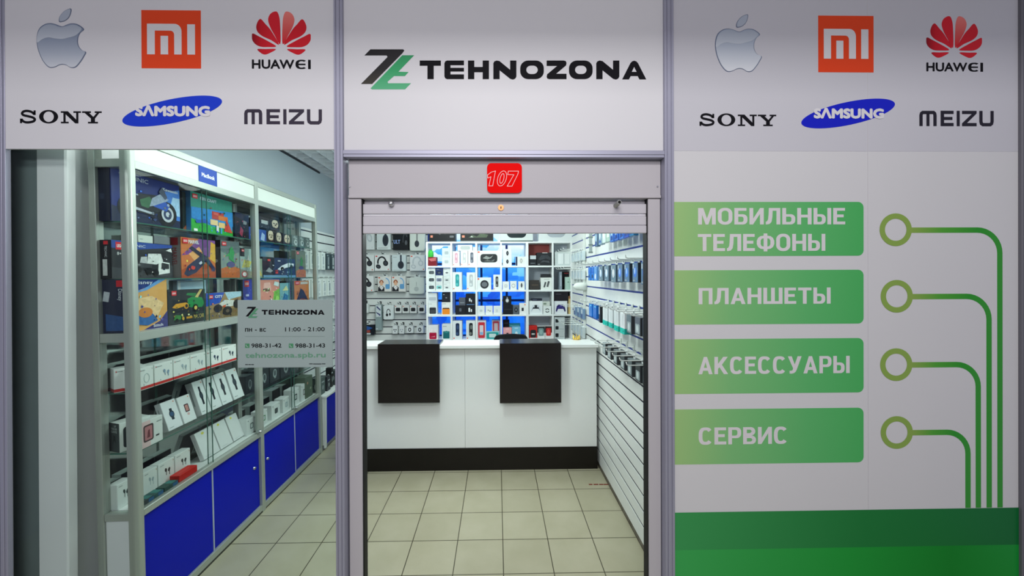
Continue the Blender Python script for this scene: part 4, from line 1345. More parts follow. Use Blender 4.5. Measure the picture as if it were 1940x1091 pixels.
    (('C', 311, 928, 385, 1052), 'speaker_box', 'red carton picturing a black clip speaker', 'box', '#c42a24', [('rr', 'F', .14, .12, .86, .7, .18, '#26282c'), ('r', 'F', .3, .34, .7, .44, '#d8d8d8'), ('r', 'F', 0, 0, 1, .1, '#e4e4e4')], g2),
    (('C', 387, 934, 457, 1052), 'speaker_box', 'white and dark carton picturing a grey clip speaker', 'box', '#e2e6e6', [('r', 'F', 0, .5, 1, 1, '#33383c'), ('rr', 'F', .14, .26, .86, .86, .18, '#7e9c9c'), ('e', 'F', .5, .56, .2, .2, '#9ab8b6')], g2),
    (('C', 460, 932, 524, 1052), 'speaker_box', 'white and dark carton picturing a red clip speaker', 'box', '#e4e4e4', [('r', 'F', 0, .5, 1, 1, '#3a2a2c'), ('rr', 'F', .14, .26, .86, .86, .18, '#cc2e2e'), ('e', 'F', .5, .56, .2, .2, '#e05a52')], g2),
    # column six
    (('C', 552, 234, 700, 364), 'charger_box', 'wide white carton with two white bars in its window', 'box', '#cfd8d8', [('r', 'F', .2, .12, .55, .88, '#eef4f4'), ('r', 'F', .6, .12, .92, .88, '#eef4f4'), ('r', 'F', .56, .12, .59, .88, '#98a4a8')], g2),
    (('C', 596, 420, 618, 592), 'gadget_box', 'thin grey upright carton beside the red lettered black one', 'box', '#8c98a4', [('r', 'F', .2, .2, .8, .8, '#a8b4be')], g2, {'d': .18}),
    (('C', 621, 418, 692, 592), 'gadget_box', 'tall black carton with red lettering stripe', 'box', '#17171b', [('r', 'F', .25, .88, .8, .92, '#b03038')], g2, {'d': .18, 'back': .1}),
    (('C', 650, 470, 716, 592), 'gadget_box', 'pale green carton with small dark dots in front of the black one', 'box', '#b4d0c4', [('e', 'F', .4, .6, .06, .05, '#3a4c44'), ('e', 'F', .7, .6, .06, .05, '#3a4c44'), ('r', 'F', .52, .1, .56, .9, '#8cb0a2')], g2, {'d': .06}),
    (('C', 545, 695, 668, 820), 'gamepad_box', 'white carton picturing a dark blue gamepad', 'box', '#e4e8ec', P_pad('#2a2468', '#4a4490'), g2),
    (('C', 545, 604, 676, 694), 'gadget_box', 'black carton resting on the dark blue gamepad carton', 'box', '#201c24', [('r', 'F', .1, .7, .5, .74, '#6a6470')], g2),
    (('C', 680, 650, 716, 820), 'folder', 'upright sand coloured carton beside the dark blue gamepad carton', 'box', '#cbb37c', [('r', 'F', 0, .86, 1, 1, '#8a5a3c')], g2, {'d': .1}),
    (('C', 545, 980, 645, 1052), 'camera_box', 'pale grey carton with a black device, bottom of the stack of three', 'box', '#c8d0d2', [('rr', 'F', .12, .25, .42, .75, .05, '#26292e'), ('r', 'F', .5, .3, .9, .36, '#9aa4a6')], g2),
    (('C', 545, 914, 645, 979), 'camera_box', 'pale grey carton with a black device, middle of the stack of three', 'box', '#c8d0d2', [('rr', 'F', .12, .25, .42, .75, .05, '#26292e'), ('r', 'F', .5, .3, .9, .36, '#9aa4a6')], g2),
    (('C', 545, 846, 645, 913), 'camera_box', 'pale grey carton with a black device, top of the stack of three', 'box', '#ccd4d6', [('rr', 'F', .12, .25, .42, .75, .05, '#26292e'), ('r', 'F', .5, .3, .9, .36, '#9aa4a6')], g2),
]
place_shelf(items)
# the green can on the dark red box
c0 = atY(800 + 80 / 4.956, 430 + 281 / 4.958, 4.84); zt = atY(816, 430 + 210 / 4.958, 4.84).z
rb = [o for o in BOXES if o['label'].startswith('dark red glossy')][0]
zb0 = rb.matrix_world.translation.z if rb.matrix_world.translation.z else PM[rb.name].translation.z
zb0 = PM[rb.name].translation.z + max(v.co.z for v in rb.data.vertices)
b = MB()
hh = zt - zb0
b.tube([(c0.x, 4.84, zb0 + .0005), (c0.x, 4.84, zb0 + .006), (c0.x, 4.84, zb0 + hh * .6), (c0.x, 4.84, zb0 + hh * .75), (c0.x, 4.84, zb0 + hh * .92)], [.03, .034, .034, .026, .012], mat('#3fc04c', .3), 18)
cn = tag(b.build('gadget_can'), 'bright green can standing on the dark red box', 'can')
b = MB(); b.ribbon([(c0.x + .018 * math.cos(R(a)), zb0 + hh * .88 + .016 * math.sin(R(a))) for a in range(0, 181, 20)], .004, (Vector((0, 4.842, 0)), Vector((1, 0, 0)), Vector((0, 0, 1)), Vector((0, -1, 0))), .004, mat('#2c8c38', .4)); b.build('handle', cn)

# ------------------------------------------------------------------ hooks and the headphones on the back wall
WIRE = mat('#dfe6e2', 0.3, 0.2)
DARKW = mat('#26292c', 0.4, 0.3)


def hook(label, group, p, direction, length, m, sx=1.0):
    """a slat-wall hook: clip plate, rod and raised tip; p is on the wall face"""
    d = Vector(direction); p = Vector(p)
    o = Vector((0, 0, 0))
    up = Vector((0, 0, 1))
    s = d.cross(up)
    b = MB()
    lo = [min(0, c * .006) for c in d]; hi = [max(0, c * .006) for c in d]
    e = .014
    b.box(min(lo[0], -abs(s.x) * e), max(hi[0], abs(s.x) * e), min(lo[1], -abs(s.y) * e), max(hi[1], abs(s.y) * e), -.022, .016, m, .001)
    pl = None
    b.tube([d * .003, d * (length - .012), d * length + up * .004, d * (length + .004) + up * .018], .0031 * sx, m, 6)
    ob = b.build('display_hook', None, loc=tuple(p))
    return tag(ob, label, 'hook', group)


WALLG = 'goods hanging on the back slat wall'
HK = 'hooks on the back slat wall'
bw = [
    ((40, -20, 190, 213), 'headphone_box', 'carton picturing white headphones, first of the top back wall row', '#e6eaea', P_headset('#c4ccd0', '#e0e4e6', '#d8dcdc'), 'box'),
    ((217, -20, 345, 213), 'headphone_box', 'pale carton with one dark ear cup left of the black carton', '#dbe4e4', P_cup('#343c48'), 'box'),
    ((370, -10, 515, 215), 'headphone_box', 'black carton lettered in blue on the back slat wall', '#17191e', [('t', 'F', 'ULT', .04, .26, .46, .42, '#9ab4e8', .02), ('o', 'F', .78, .4, .16, .3, .05, '#4a4e54', 30, 200), ('e', 'F', .84, .3, .08, .1, '#5a5e64')], 'box'),
    ((525, 0, 668, 225), 'headphone_case', 'cream rounded pack with a dark headphone, end of the top row', '#dfe6de', [('r', 'F', .46, .38, .52, .78, '#3a4048'), ('e', 'F', .48, .3, .15, .14, '#343a42')], 'case'),
    ((40, 262, 190, 415), 'headphone_box', 'white carton picturing black headphones, first of the second row', '#e6eaea', P_headset('#26292e'), 'box'),
    ((198, 262, 340, 412), 'headphone_box', 'white carton picturing black headphones, second of the second row', '#e8eaea', P_headset('#22252a', '#43474e', '#d83c3c'), 'box'),
    ((360, 262, 490, 415), 'headphone_box', 'pale blue grey carton with one dark ear cup in the second row', '#d4e0e2', P_cup('#303846'), 'box'),
    ((528, 262, 670, 412), 'headphone_box', 'white carton picturing white headphones, end of the second row', '#e6eaea', P_headset('#c6ced2', '#e2e6e8', '#e2583c'), 'box'),
    ((30, 460, 185, 608), 'headphone_box', 'white carton picturing black headphones, first of the third row', '#e8eaea', P_headset('#24272c'), 'box'),
    ((226, 465, 352, 608), 'headphone_box', 'carton with a red haired listener and blue headphones, left one of two', '#e6e4e0', [('e', 'F', .28, .55, .13, .15, '#e8b898'), ('o', 'F', .28, .58, .16, .2, .07, '#a8542c', 0, 180), ('p', 'F', [(.02, .02), (.04, .3), (.28, .42), (.5, .28), (.5, .02)], '#26282e'), ('p', 'F', [(.12, .3), (.28, .42), (.44, .26), (.3, .1)], '#e8e4e4'), ('o', 'F', .6, .55, .3, .36, .07, '#7ab0dc', -20, 90), ('rr', 'F', .58, .18, .9, .5, .08, '#6aa4d4'), ('r', 'F', .06, .88, .18, .95, '#e2583c')], 'box'),
    ((358, 462, 488, 608), 'headphone_box', 'carton with a red haired listener and blue headphones, right one of two', '#e6e4e0', [('e', 'F', .28, .55, .13, .15, '#e8b898'), ('o', 'F', .28, .58, .16, .2, .07, '#a8542c', 0, 180), ('p', 'F', [(.02, .02), (.04, .3), (.28, .42), (.5, .28), (.5, .02)], '#26282e'), ('p', 'F', [(.12, .3), (.28, .42), (.44, .26), (.3, .1)], '#e8e4e4'), ('o', 'F', .6, .55, .3, .36, .07, '#7ab0dc', -20, 90), ('rr', 'F', .58, .18, .9, .5, .08, '#6aa4d4'), ('r', 'F', .06, .88, .18, .95, '#e2583c')], 'box'),
    ((520, 470, 665, 631), 'headphone_case', 'cream rounded pack with a pale headphone, end of the third row', '#dce3dc', [('r', 'F', .46, .48, .5, .72, '#b4bab6'), ('e', 'F', .48, .3, .15, .14, '#bcc4c0')], 'case'),
    ((60, 722, 136, 808), 'earphone_box', 'small white pack of black and white earphones, first of the fourth row', '#e2e8e6', [('e', 'F', .5, .5, .22, .16, '#c8ceca'), ('e', 'F', .5, .3, .24, .1, '#2c3034')], 'box'),
    ((205, 728, 262, 970), 'selfie_stick_box', 'tall narrow grey carton hanging through two rows', '#8fa0a2', [('p', 'F', [(.1, .52), (.1, .98), (.9, .98), (.9, .52)], '#d0d8dc'), ('p', 'F', [(.2, .95), (.8, .82), (.8, .76), (.2, .88)], '#3c4474'), ('p', 'F', [(.1, .72), (.8, .62), (.8, .54), (.2, .66)], '#4a4e7a'), ('r', 'F', .1, .04, .4, .07, '#d8e0e0')], 'box'),
    ((277, 736, 373, 872), 'headphone_case', 'white rounded pack with small black headphones in the fourth row', '#dfe6e6', [('o', 'F', .52, .5, .2, .26, .06, '#24272c', 10, 200), ('e', 'F', .38, .34, .12, .1, '#202328'), ('e', 'F', .66, .38, .08, .1, '#202328')], 'case'),
]
for k, (x0, x1) in enumerate(((386, 450), (458, 522), (528, 592), (606, 671))):
    bw.append(((x0, 734, x1, 809), 'speaker_box', 'white pack with a small black speaker, %s of four alike' % ['first', 'second', 'third', 'last'][k], '#e4e6e4', [('rr', 'F', .16, .22, .8, .68, .14, '#26292e'), ('r', 'F', .06, .8, .2, .9, '#e2583c')], 'box'))
bw += [
    ((60, 920, 192, 1016), 'mouse_box', 'dark carton with a red screen picture in the lowest row', '#161a24', [('p', 'F', [(.2, .5), (.5, .9), (.9, .7), (.6, .5)], '#28549a'), ('r', 'F', .45, .24, .72, .5, '#a04038'), ('r', 'F', .3, .06, .75, .2, '#c8d0d4')], 'box'),
    ((366, 928, 411, 1003), 'earphone_box', 'small white pack with dark earbuds, first of four in the lowest row', '#e6eaea', [('e', 'F', .3, .5, .12, .1, '#2a2e34'), ('e', 'F', .7, .5, .12, .1, '#2a2e34'), ('e', 'F', .5, .28, .2, .06, '#8a9096')], 'box'),
    ((428, 928, 474, 1003), 'earphone_box', 'small white pack with silver earbuds, second of four in the lowest row', '#e6eaea', [('e', 'F', .3, .5, .1, .1, '#9aa0ac'), ('e', 'F', .7, .5, .1, .1, '#9aa0ac'), ('e', 'F', .5, .28, .2, .06, '#9aa0a6')], 'box'),
    ((498, 930, 560, 996), 'band_box', 'pack picturing a fitness band, third of four in the lowest row', '#e8ecec', [('o', 'F', .46, .48, .22, .3, .12, '#1c1f24', 0, 360)], 'box'),
    ((591, 930, 656, 996), 'band_box', 'pack picturing a fitness band, last of four in the lowest row', '#e8ecec', [('o', 'F', .46, .48, .22, .3, .12, '#1c1f24', 0, 360)], 'box'),
]
for (x0, y0, x1, y1), name, label, col, ops, shape in bw:
    yf = 5.40
    a, c = atY(670 + x0 / 4.96, 430 + y1 / 4.96, yf), atY(670 + x1 / 4.96, 430 + y0 / 4.96, yf)
    w, h = c.x - a.x, c.z - a.z
    d = 0.07
    goods(name, label, 'box', w, d, h, col, ops, Matrix.Translation(((a.x + c.x) / 2, yf + d / 2, a.z)), WALLG, tab=True, shape=shape)
    hook('hook for the ' + label, HK, ((a.x + c.x) / 2, YB - .0005, c.z + .0225), (0, -1, 0), 0.13, DARKW)

# ------------------------------------------------------------------ accessory packs on the right slat wall
ORD = ['first', 'second', 'third', 'fourth', 'fifth', 'sixth', 'seventh', 'eighth', 'ninth', 'tenth', 'eleventh', 'twelfth']
RZ = Matrix.Rotation(-math.pi / 2, 4, 'Z')


def solve_y(u, X, Z):
    """depth at which the point (X, y, Z) shows in column u"""
    lo, hi = 1.0, 12.0
    def col(y):
        p = CI @ Vector((X, y, Z))
        return PX + F_PX * p.x / -p.z
    s = col(hi) - col(lo)
    for _ in range(40):
        m = (lo + hi) / 2
        if (col(m) - u) * s < 0: lo = m
        else: hi = m
    return (lo + hi) / 2


def right_row(row, X, ztop, zhook, specs, place):
    """specs: (column of the near edge, pack width, thickness, height, colour, prints, what, kind)"""
    n = len(specs)
    order = sorted(range(n), key=lambda k: -specs[k][0])
    for k, (u, w, th, h, col, ops, what, kind) in enumerate(specs):
        rank = order.index(k)
        y0 = solve_y(u, X, ztop - h / 2)
        yc = y0 + w / 2
        goods(kind, '%s, %s from the doorway in the %s' % (what, ORD[rank], place), 'pack', w, th, h, col, ops,
              Matrix.Translation((X + th / 2, yc, ztop - h)) @ RZ, 'packs in the ' + place, tab=True, rough=0.25, c=.003)
        hook('white wire hook, %s from the doorway in the %s' % (ORD[rank], place), 'hooks in the ' + place, (XR - .0005, yc, ztop + .0195), (-1, 0, 0), XR - .70, WIRE)


def clip(col, hi, base='#66788a'):
    return [('r', 'F', .08, .7, .24, .92, '#b8c4cc'), ('e', 'F', .5, .52, .26, .26, col), ('e', 'F', .45, .58, .10, .16, hi), ('r', 'F', .1, .06, .5, .14, '#8a9aa4'), ('r', 'R', 0, 0, 1, 1, base)]


BL = '#2f6cc8'
blue = lambda: [('r', 'F', .08, .72, .9, .9, '#2450a8'), ('e', 'F', .5, .4, .26, .2, '#a8ccec'), ('p', 'F', [(.1, .06), (.5, .3), (.9, .1)], '#163c88')]
right_row('top', 0.80, 2.165, 2.17, [
    (1131, .07, .03, .17, '#50708e', blue(), 'slim navy and grey pack', 'accessory_pack'), (1139.5, .09, .03, .165, '#7e9cb2', [('e', 'F', .5, .5, .25, .25, '#c8d8e4'), ('r', 'F', .2, .1, .8, .2, '#365a9c')], 'grey blue pack', 'accessory_pack'),
    (1147, .09, .03, .16, '#c8dcd8', [('e', 'F', .5, .5, .25, .3, '#eef4f0')], 'pale mint pack', 'accessory_pack'), (1155, .09, .03, .16, '#a8c4b8', [('r', 'F', .2, .2, .8, .6, '#d8e8dc')], 'light green pack', 'accessory_pack'),
    (1162, .08, .03, .17, BL, blue(), 'bright blue pack', 'accessory_pack'), (1171, .09, .03, .17, '#2a62c4', blue(), 'bright blue pack', 'accessory_pack'), (1181, .09, .03, .17, '#3470cc', blue(), 'bright blue pack', 'accessory_pack'),
    (1191, .09, .03, .17, '#2c50b8', blue(), 'deep blue pack', 'accessory_pack'), (1200.5, .08, .03, .17, '#2a74a8', blue(), 'teal blue pack', 'accessory_pack')], 'top hook row')
right_row('second', 0.80, 1.835, 1.85, [
    (1118, .07, .03, .115, '#3f86dc', [('r', 'F', .1, .5, .9, .9, '#2a68c8'), ('e', 'F', .5, .3, .25, .15, '#14284c')], 'small blue pack', 'accessory_pack'), (1124, .07, .03, .115, '#3f86dc', [('r', 'F', .1, .5, .9, .9, '#2a68c8'), ('e', 'F', .5, .3, .25, .15, '#14284c')], 'small blue pack', 'accessory_pack'),
    (1130, .08, .03, .115, '#6aa0e0', [('e', 'F', .5, .3, .25, .2, '#dce8f4')], 'light blue pack', 'accessory_pack'),
    (1141.5, .11, .04, .115, '#6f8692', clip('#bcd0f0', '#e4ecf8'), 'clear grey pack with a pale plug', 'charger_pack'), (1153, .11, .04, .115, '#6b8290', clip('#c8d8f0', '#f0f4f8'), 'clear grey pack with a pale plug', 'charger_pack'),
    (1166.5, .11, .05, .12, '#6a828e', clip('#c2c8d0', '#e8ecec'), 'clear grey pack with a silver cable', 'charger_pack'), (1179, .10, .05, .115, '#5e7890', clip('#5a8ae8', '#a8c8f8'), 'clear grey pack with a blue plug', 'charger_pack'),
    (1192.5, .095, .08, .115, '#547496', clip('#4a86e4', '#b0d0f4', '#3c444c'), 'grey pack with a dark side', 'charger_pack'), (1208.5, .09, .1, .115, '#56789c', clip('#3c78e0', '#b8d4f8', '#343a40'), 'grey pack with a dark side', 'charger_pack'),
    (1227.5, .10, .06, .125, '#5a7ca0', clip('#3a72dc', '#90b8f0', '#48566a'), 'grey pack with a deep blue plug', 'charger_pack')], 'second hook row')
teal = lambda: [('r', 'F', 0, 0, 1, .27, '#18bfae'), ('r', 'R', 0, 0, 1, .27, '#18a89c'), ('r', 'F', .6, .4, .68, .85, '#b8c4c4'), ('e', 'F', .75, .13, .07, .04, '#0c5c58')]
bubble = lambda: [('rr', 'F', .12, .1, .88, .62, .1, '#9aa8ac'), ('e', 'F', .45, .36, .2, .2, '#c8d4d4'), ('r', 'R', 0, 0, 1, 1, '#3c4044')]
right_row('third', 0.775, 1.53, 1.55, [
    (1121, .1, .04, .11, '#2878d4', [('r', 'F', .1, .1, .2, .8, '#5aa0ec'), ('r', 'F', .3, .8, .9, .9, '#5cc0f0')], 'blue pack', 'accessory_pack'), (1129.5, .1, .04, .11, '#246cc8', [('r', 'F', .1, .1, .2, .8, '#4c94e4'), ('r', 'F', .3, .8, .9, .9, '#5cc0f0')], 'blue pack', 'accessory_pack'),
    (1137.5, .05, .07, .125, '#22242a', [('r', 'F', .1, .5, .5, .95, '#c8d4dc'), ('r', 'R', .1, .1, .9, .9, '#2c2e34')], 'black pack', 'accessory_pack'),
    (1150.5, .12, .03, .125, '#dde4e6', teal(), 'white and teal cable pack', 'cable_pack'), (1160, .09, .03, .125, '#dde4e6', teal(), 'white and teal cable pack', 'cable_pack'), (1171, .09, .03, .13, '#dde4e6', teal(), 'white and teal cable pack', 'cable_pack'), (1183, .085, .05, .13, '#e2e8ea', teal(), 'white and teal cable pack', 'cable_pack'),
    (1196, .08, .06, .11, '#6c7c80', bubble(), 'clear dark pack', 'charger_pack'), (1213, .085, .07, .1, '#646c74', bubble(), 'clear dark pack', 'charger_pack'), (1228, .08, .06, .1, '#4e5a66', [('r', 'R', 0, 0, 1, 1, '#4a5058')], 'slate grey pack', 'charger_pack')], 'third hook row')
right_row('lowest', 0.80, 1.255, 1.25, [
    (1147, .08, .05, .085, '#7c8c92', bubble(), 'small clear grey pack', 'charger_pack'), (1157, .08, .06, .09, '#6a767a', bubble(), 'small clear grey pack', 'charger_pack'), (1169, .08, .06, .095, '#5c6668', bubble(), 'small clear grey pack', 'charger_pack'),
    (1183, .08, .06, .095, '#5c6668', bubble(), 'small clear grey pack', 'charger_pack'), (1197, .08, .06, .1, '#6a7678', bubble(), 'small clear grey pack', 'charger_pack'), (1213, .08, .06, .1, '#4c5254', bubble(), 'small dark grey pack', 'charger_pack'), (1228, .08, .06, .1, '#5a6668', bubble(), 'small clear grey pack', 'charger_pack')], 'lowest hook row')
# beyond the upright strip, towards the shelves
wp = lambda: [('rr', 'F', .2, .2, .8, .8, .08, '#b8ccd8'), ('r', 'F', .1, .86, .6, .92, '#9ab0bc')]
right_row('far top', 0.89, 2.02, 2.03, [(u, .11, .03, .10, '#d4e2e6', wp(), 'white blue tinted pack', 'case_pack') for u in (1086, 1091.5, 1097.5, 1104)], 'top row beside the shelves')
right_row('far second', 0.89, 1.82, 1.83, [(u, .11, .03, .10, '#d8e2e6', wp(), 'white pack', 'case_pack') for u in (1086, 1091.5, 1097.5, 1104)], 'second row beside the shelves')
right_row('far third', 0.89, 1.415, 1.42, [(u, .1, .03, .11, '#7c98b8', [('r', 'F', .1, .1, .9, .6, '#3a5a94'), ('r', 'F', .2, .5, .8, .9, '#c8d8e4')], 'blue and white pack', 'case_pack') for u in (1090, 1097, 1104)], 'third row beside the shelves')
right_row('far lowest', 0.89, 1.225, 1.23, [(u, .1, .03, .12, '#cdd8da', wp(), 'pale grey pack', 'case_pack') for u in (1085, 1091, 1097, 1104)], 'lowest row beside the shelves')
# white roll lying over the hooks beside the shelves
y0 = solve_y(1107, .80, 1.63)
b = MB()
pts = [(.80 + .0, y0, 1.66), (.80, y0 + .02, 1.66), (.80, y0 + .5, 1.66), (.80, y0 + .52, 1.66)]
yr = solve_y(1100, .87, 1.63)
b.tube([(.795, yr, 1.648), (.80, yr, 1.648), (.825, yr, 1.648), (.87, yr, 1.648), (XR - .001, yr, 1.648)], [.008, .022, .038, .043, .043], mat('#e2e8e2', .4), 20)
tag(b.build('speaker_horn'), 'white rounded bullet shaped device on the right wall beside the shelves', 'device')
b = MB()
ys = solve_y(1110, XR, 1.7)
b.box(XR - .028, XR - .0003, ys - .008, ys + .008, 1.15, 2.4, mat('#e6ebe6', .4), .002)
struct(b, 'trim_8')
hook('spare metal bracket hook near the top of the strip on the right wall', None, (XR - .0005, solve_y(1117, XR, 2.06), 2.13), (-1, 0, 0), .08, WIRE)
b = MB(); yb = solve_y(1117, .86, 2.05)
b.box(.855, .885, yb - .005, yb + .005, 1.97, 2.16, mat('#b4c0be', .4, .4), .002)
for k in range(3): b.box(.85, .89, yb - .007, yb + .007, 1.97 + k * .07, 1.985 + k * .07, mat('#8c9896', .4, .4), .002)
tag(b.build('phone_holder'), 'small metal clamp hanging beside the blue packs on the right wall', 'holder')

# ------------------------------------------------------------------ left wall: low cabinet and hanging packs
BLUE = mat('#0518ae', 0.3, spec=0.04)
lowx = -1.745
lc = empty('low_cabinet', 'low blue cabinet with a white top beyond the glass showcases', 'cabinet', (lowx - .12, 4.6, 0))
zt = 0.552
b = MB(); b.box(XL + .005, lowx + .008, 3.955, 5.3, zt - .022, zt, CW, .002); b.build('top', lc, world=True)
b = MB(); b.box(XL + .005, lowx - .019, 3.96, 5.295, .05, zt - .0225, CW, .001); b.build('body', lc, world=True)
b = MB(); b.box(XL + .02, lowx - .03, 3.965, 5.29, 0, .0495, ALU); b.build('plinth', lc, world=True)
b = MB(); b.box(lowx - .0185, lowx, 3.962, 3.99, .02, zt - .023, CW, .001); b.build('end_strip', lc, world=True)
for y in (3.991, 4.66):
    b = MB(); b.box(lowx - .0185, lowx - .002, y, y + .64, .055, zt - .024, BLUE, .001); b.build('door', lc, world=True)
LZ = Matrix.Rotation(math.pi / 2, 4, 'Z')
names = {0: ('#e0e6e2', 'white phone case pack'), 1: ('#e4e8e4', 'white phone case pack'), 2: ('#dfe4e0', 'white cable pack'), 3: ('#d8dedc', 'pale pack')}
for r_, (zt_, h, label, n, y00) in enumerate(((2.03, .19, 'top', 9, 4.02), (1.73, .19, 'second', 9, 4.05), (1.43, .17, 'third', 7, 4.2), (1.13, .14, 'fourth', 6, 4.3))):
    for k in range(n):
        y = y00 + k * .13
        dark = (r_ == 0 and k in (4, 5))
        red = (r_ == 0 and k == 6)
        col = '#3c4c52' if dark else '#a83438' if red else names[r_][0]
        what = 'dark grey case pack' if dark else 'red case pack' if red else names[r_][1]
        ops = [('r', 'F', .1, .84, .5, .9, '#9aa4a4'), ('rr', 'F', .32, .3, .68, .78, .1, ['#aab4b8', '#8a9498', '#c2cacc'][k % 3]), ('r', 'F', .3, .08, .7, .24, '#b8c2c2')]
        goods('case_pack', '%s, %s beyond the showcases in the %s left wall row' % (what, ORD[k], label), 'pack', .095, .025, h, col, ops, Matrix.Translation((XL + .06, y, zt_ - h)) @ LZ, 'packs on the left slat wall', tab=True)
        hook('left wall hook, %s beyond the showcases in the %s row' % (ORD[k], label), 'hooks on the left slat wall', (XL + .0005, y, zt_ + .0195), (1, 0, 0), .12, WIRE)
# dark goods standing on the low cabinet
for k, (y, w, h, d, col, lab) in enumerate(((4.03, .10, .17, .09, '#4a5a58', 'grey green carton on the low cabinet nearest the showcases'), (4.16, .08, .15, .1, '#2c3036', 'dark carton on the low cabinet behind the grey green one'),
                                    (4.29, .05, .21, .06, '#141618', 'black upright flask carton on the low cabinet'), (4.40, .09, .16, .1, '#3c4446', 'charcoal carton on the low cabinet behind the flask carton'), (4.53, .1, .13, .1, '#565e5e', 'grey carton farthest back on the low cabinet'))):
    goods('gadget_box', lab, 'box', w, d, h, col, [('r', 'F', .2, .7, .8, .78, '#9aa4a4'), ('e', 'F', .5, .4, .2, .14, '#8a9494'), ('e', 'L', .5, .5, .25, .2, '#98a2a0')], Matrix.Translation((lowx - .1, y, zt + .0004)) @ LZ, 'goods on the low cabinet')
# small grey basket pegs low on the left wall above the low cabinet
for k in range(4):
    hook('empty curled hook, %s above the low cabinet goods' % ORD[k], 'empty hooks over the low cabinet', (XL + .0005, 4.5 + k * .14, .86), (1, 0, 0), .16, DARKW)

# ------------------------------------------------------------------ glass showcases along the left wall
XC = -1.76                 # front plane at the floor; the cases lean a little towards the wall
LEAN = 0.02
CAB = Matrix.Translation((XC, 0, 0)) @ Matrix.Rotation(-LEAN, 4, 'Y') @ Matrix.Translation((-XC, 0, 0))
DEP = 0.192
ZD, ZM0, ZM1, ZF0, ZF1, ZTOP = 0.60, 1.442, 1.487, 2.345, 2.44, 2.48
AL2 = brushed('#b0b6ae', 0.34, 0.45)
MIR = mat('#929c98', 0.04, 1.0)
CGL = glass((0.975, 0.99, 0.985), 0.25, 'showcase_glass')
SGL = glass((0.95, 0.98, 0.965), 0.5, 'shelf_glass')
EDGE = mat('#3d6a5c', 0.15)
YA = solve_y(247.5, XC - LEAN * 1.7, 1.75)
Y1 = solve_y(491.5, XC - LEAN * 1.5, 1.6)
Y2 = solve_y(605.5, XC - LEAN * 1.2, 1.3)
cabs = []
for k, (ya, yb, lab) in enumerate(((YA, Y1, 'near glass showcase with blue doors and silver posts by the shop window'), (Y1 + .0005, Y2, 'far glass showcase with blue doors next to the low cabinet'))):
    cb = empty('glass_showcase', lab, 'showcase', matrix=CAB @ Matrix.Translation((XC - DEP / 2, (ya + yb) / 2, 0)), group='glass showcases')
    inv = (CAB @ Matrix.Translation((XC - DEP / 2, (ya + yb) / 2, 0)))

    def kid(b, name, parent=cb):
        b.v = [tuple(CAB @ Vector(p)) for p in b.v]
        return b.build(name, parent, world=True)
    pw = .040
    # posts: the two visible front ones are rounded
    for (px0, py0, near) in ((XC, ya, 1), (XC - DEP, ya, 1), (XC, yb, 0), (XC - DEP, yb, 0)):
        front = px0 == XC
        b = MB()
        x0, x1 = (px0 - pw, px0) if front else (px0, px0 + pw * .8)
        y0, y1 = (py0, py0 + pw) if near else (py0 - pw * .5, py0)
        if near and k == 1: y0, y1 = py0, py0 + pw * .5
        if not near and k == 1: y0, y1 = py0 - pw * .8, py0
        if front and near and k == 0:
            pts = [(x0, y1), (x0, y0)] + [(x1 - .02 + .02 * math.cos(R(a)), y0 + .02 + .02 * math.sin(R(a))) for a in range(-90, 1, 15)] + [(x1, y1)]
            b.prism(pts, (Vector((0, 0, 0)), Vector((1, 0, 0)), Vector((0, 1, 0)), Vector((0, 0, 1))), ZTOP, AL2)
        else:
            b.box(x0, x1, y0, y1, 0, ZTOP, AL2, .002)
        kid(b, 'post')
    ia, ib = ya + (pw if k == 0 else pw * .5) + .0005, yb - (pw * .5 if k == 0 else pw * .8) - .0005
    for (z0, z1) in ((.012, .052), (ZD - .034, ZD), (ZM0, ZM1), (ZF0 - .04, ZF0), (ZTOP - .038, ZTOP)):
        b = MB(); b.box(XC - .036, XC - .001, ia, ib, z0, z1, AL2, .0015); kid(b, 'front_rail')
        if k == 0:
            b = MB(); b.box(XC - DEP + .033, XC - pw - .0005, ya + .002, ya + .036, z0, z1, AL2, .0015); kid(b, 'end_rail')
        else:
            b = MB(); b.box(XC - DEP + .033, XC - pw - .0005, yb - .034, yb - .002, z0, z1, AL2, .0015); kid(b, 'end_rail')
    b = MB(); b.box(XC - .026, XC - .006, ia, ib, ZF0 + .0005, ZTOP - .0385, mat('#dbe1da', .45), .001); kid(b, 'fascia')
    b = MB(); b.box(XC - DEP + .001, XC - .037, ia, ib, ZF0 - .035, ZF0 - .02, mat('#77766a', .6), .001); kid(b, 'ceiling_board')
    b = MB(); b.box(XC - DEP + .004, XC - DEP + .010, ya + .041 if k == 0 else ya + .021, yb - .034, ZD, ZF0 - .036, MIR); kid(b, 'mirror_back')
    for z in (ZD, ZM1):
        b = MB(); b.box(XC - DEP + .011, XC - .0365, ia, ib, z - .016, z - .0005, CW, .001); kid(b, 'deck_board')
    for z in (.885, 1.186, 1.757, 2.044):
        b = MB(); b.box(XC - DEP + .011, XC - .040, ia + .001, ib - .001, z - .006, z, SGL)
        b.box(XC - .0399, XC - .0385, ia + .001, ib - .001, z - .006, z, EDGE)
        if k == 0: b.box(XC - DEP + .036, XC - .041, ia - .0045, ia + .0005, z - .006, z, EDGE)
        kid(b, 'glass_shelf')
    ym = (ia + ib) / 2
    for (z0, z1) in ((ZD + .001, ZM0 - .001), (ZM1 + .001, ZF0 - .041)):
        for (p, q, dx) in ((ia, ym + .012, .012), (ym - .012, ib, .024)):
            b = MB(); b.box(XC - dx - .005, XC - dx, p, q, z0, z1, CGL)
            e = q if dx == .012 else p
            b.box(XC - dx - .005, XC - dx, e - .0012, e + .0012, z0, z1, EDGE)
            kid(b, 'glass_door')
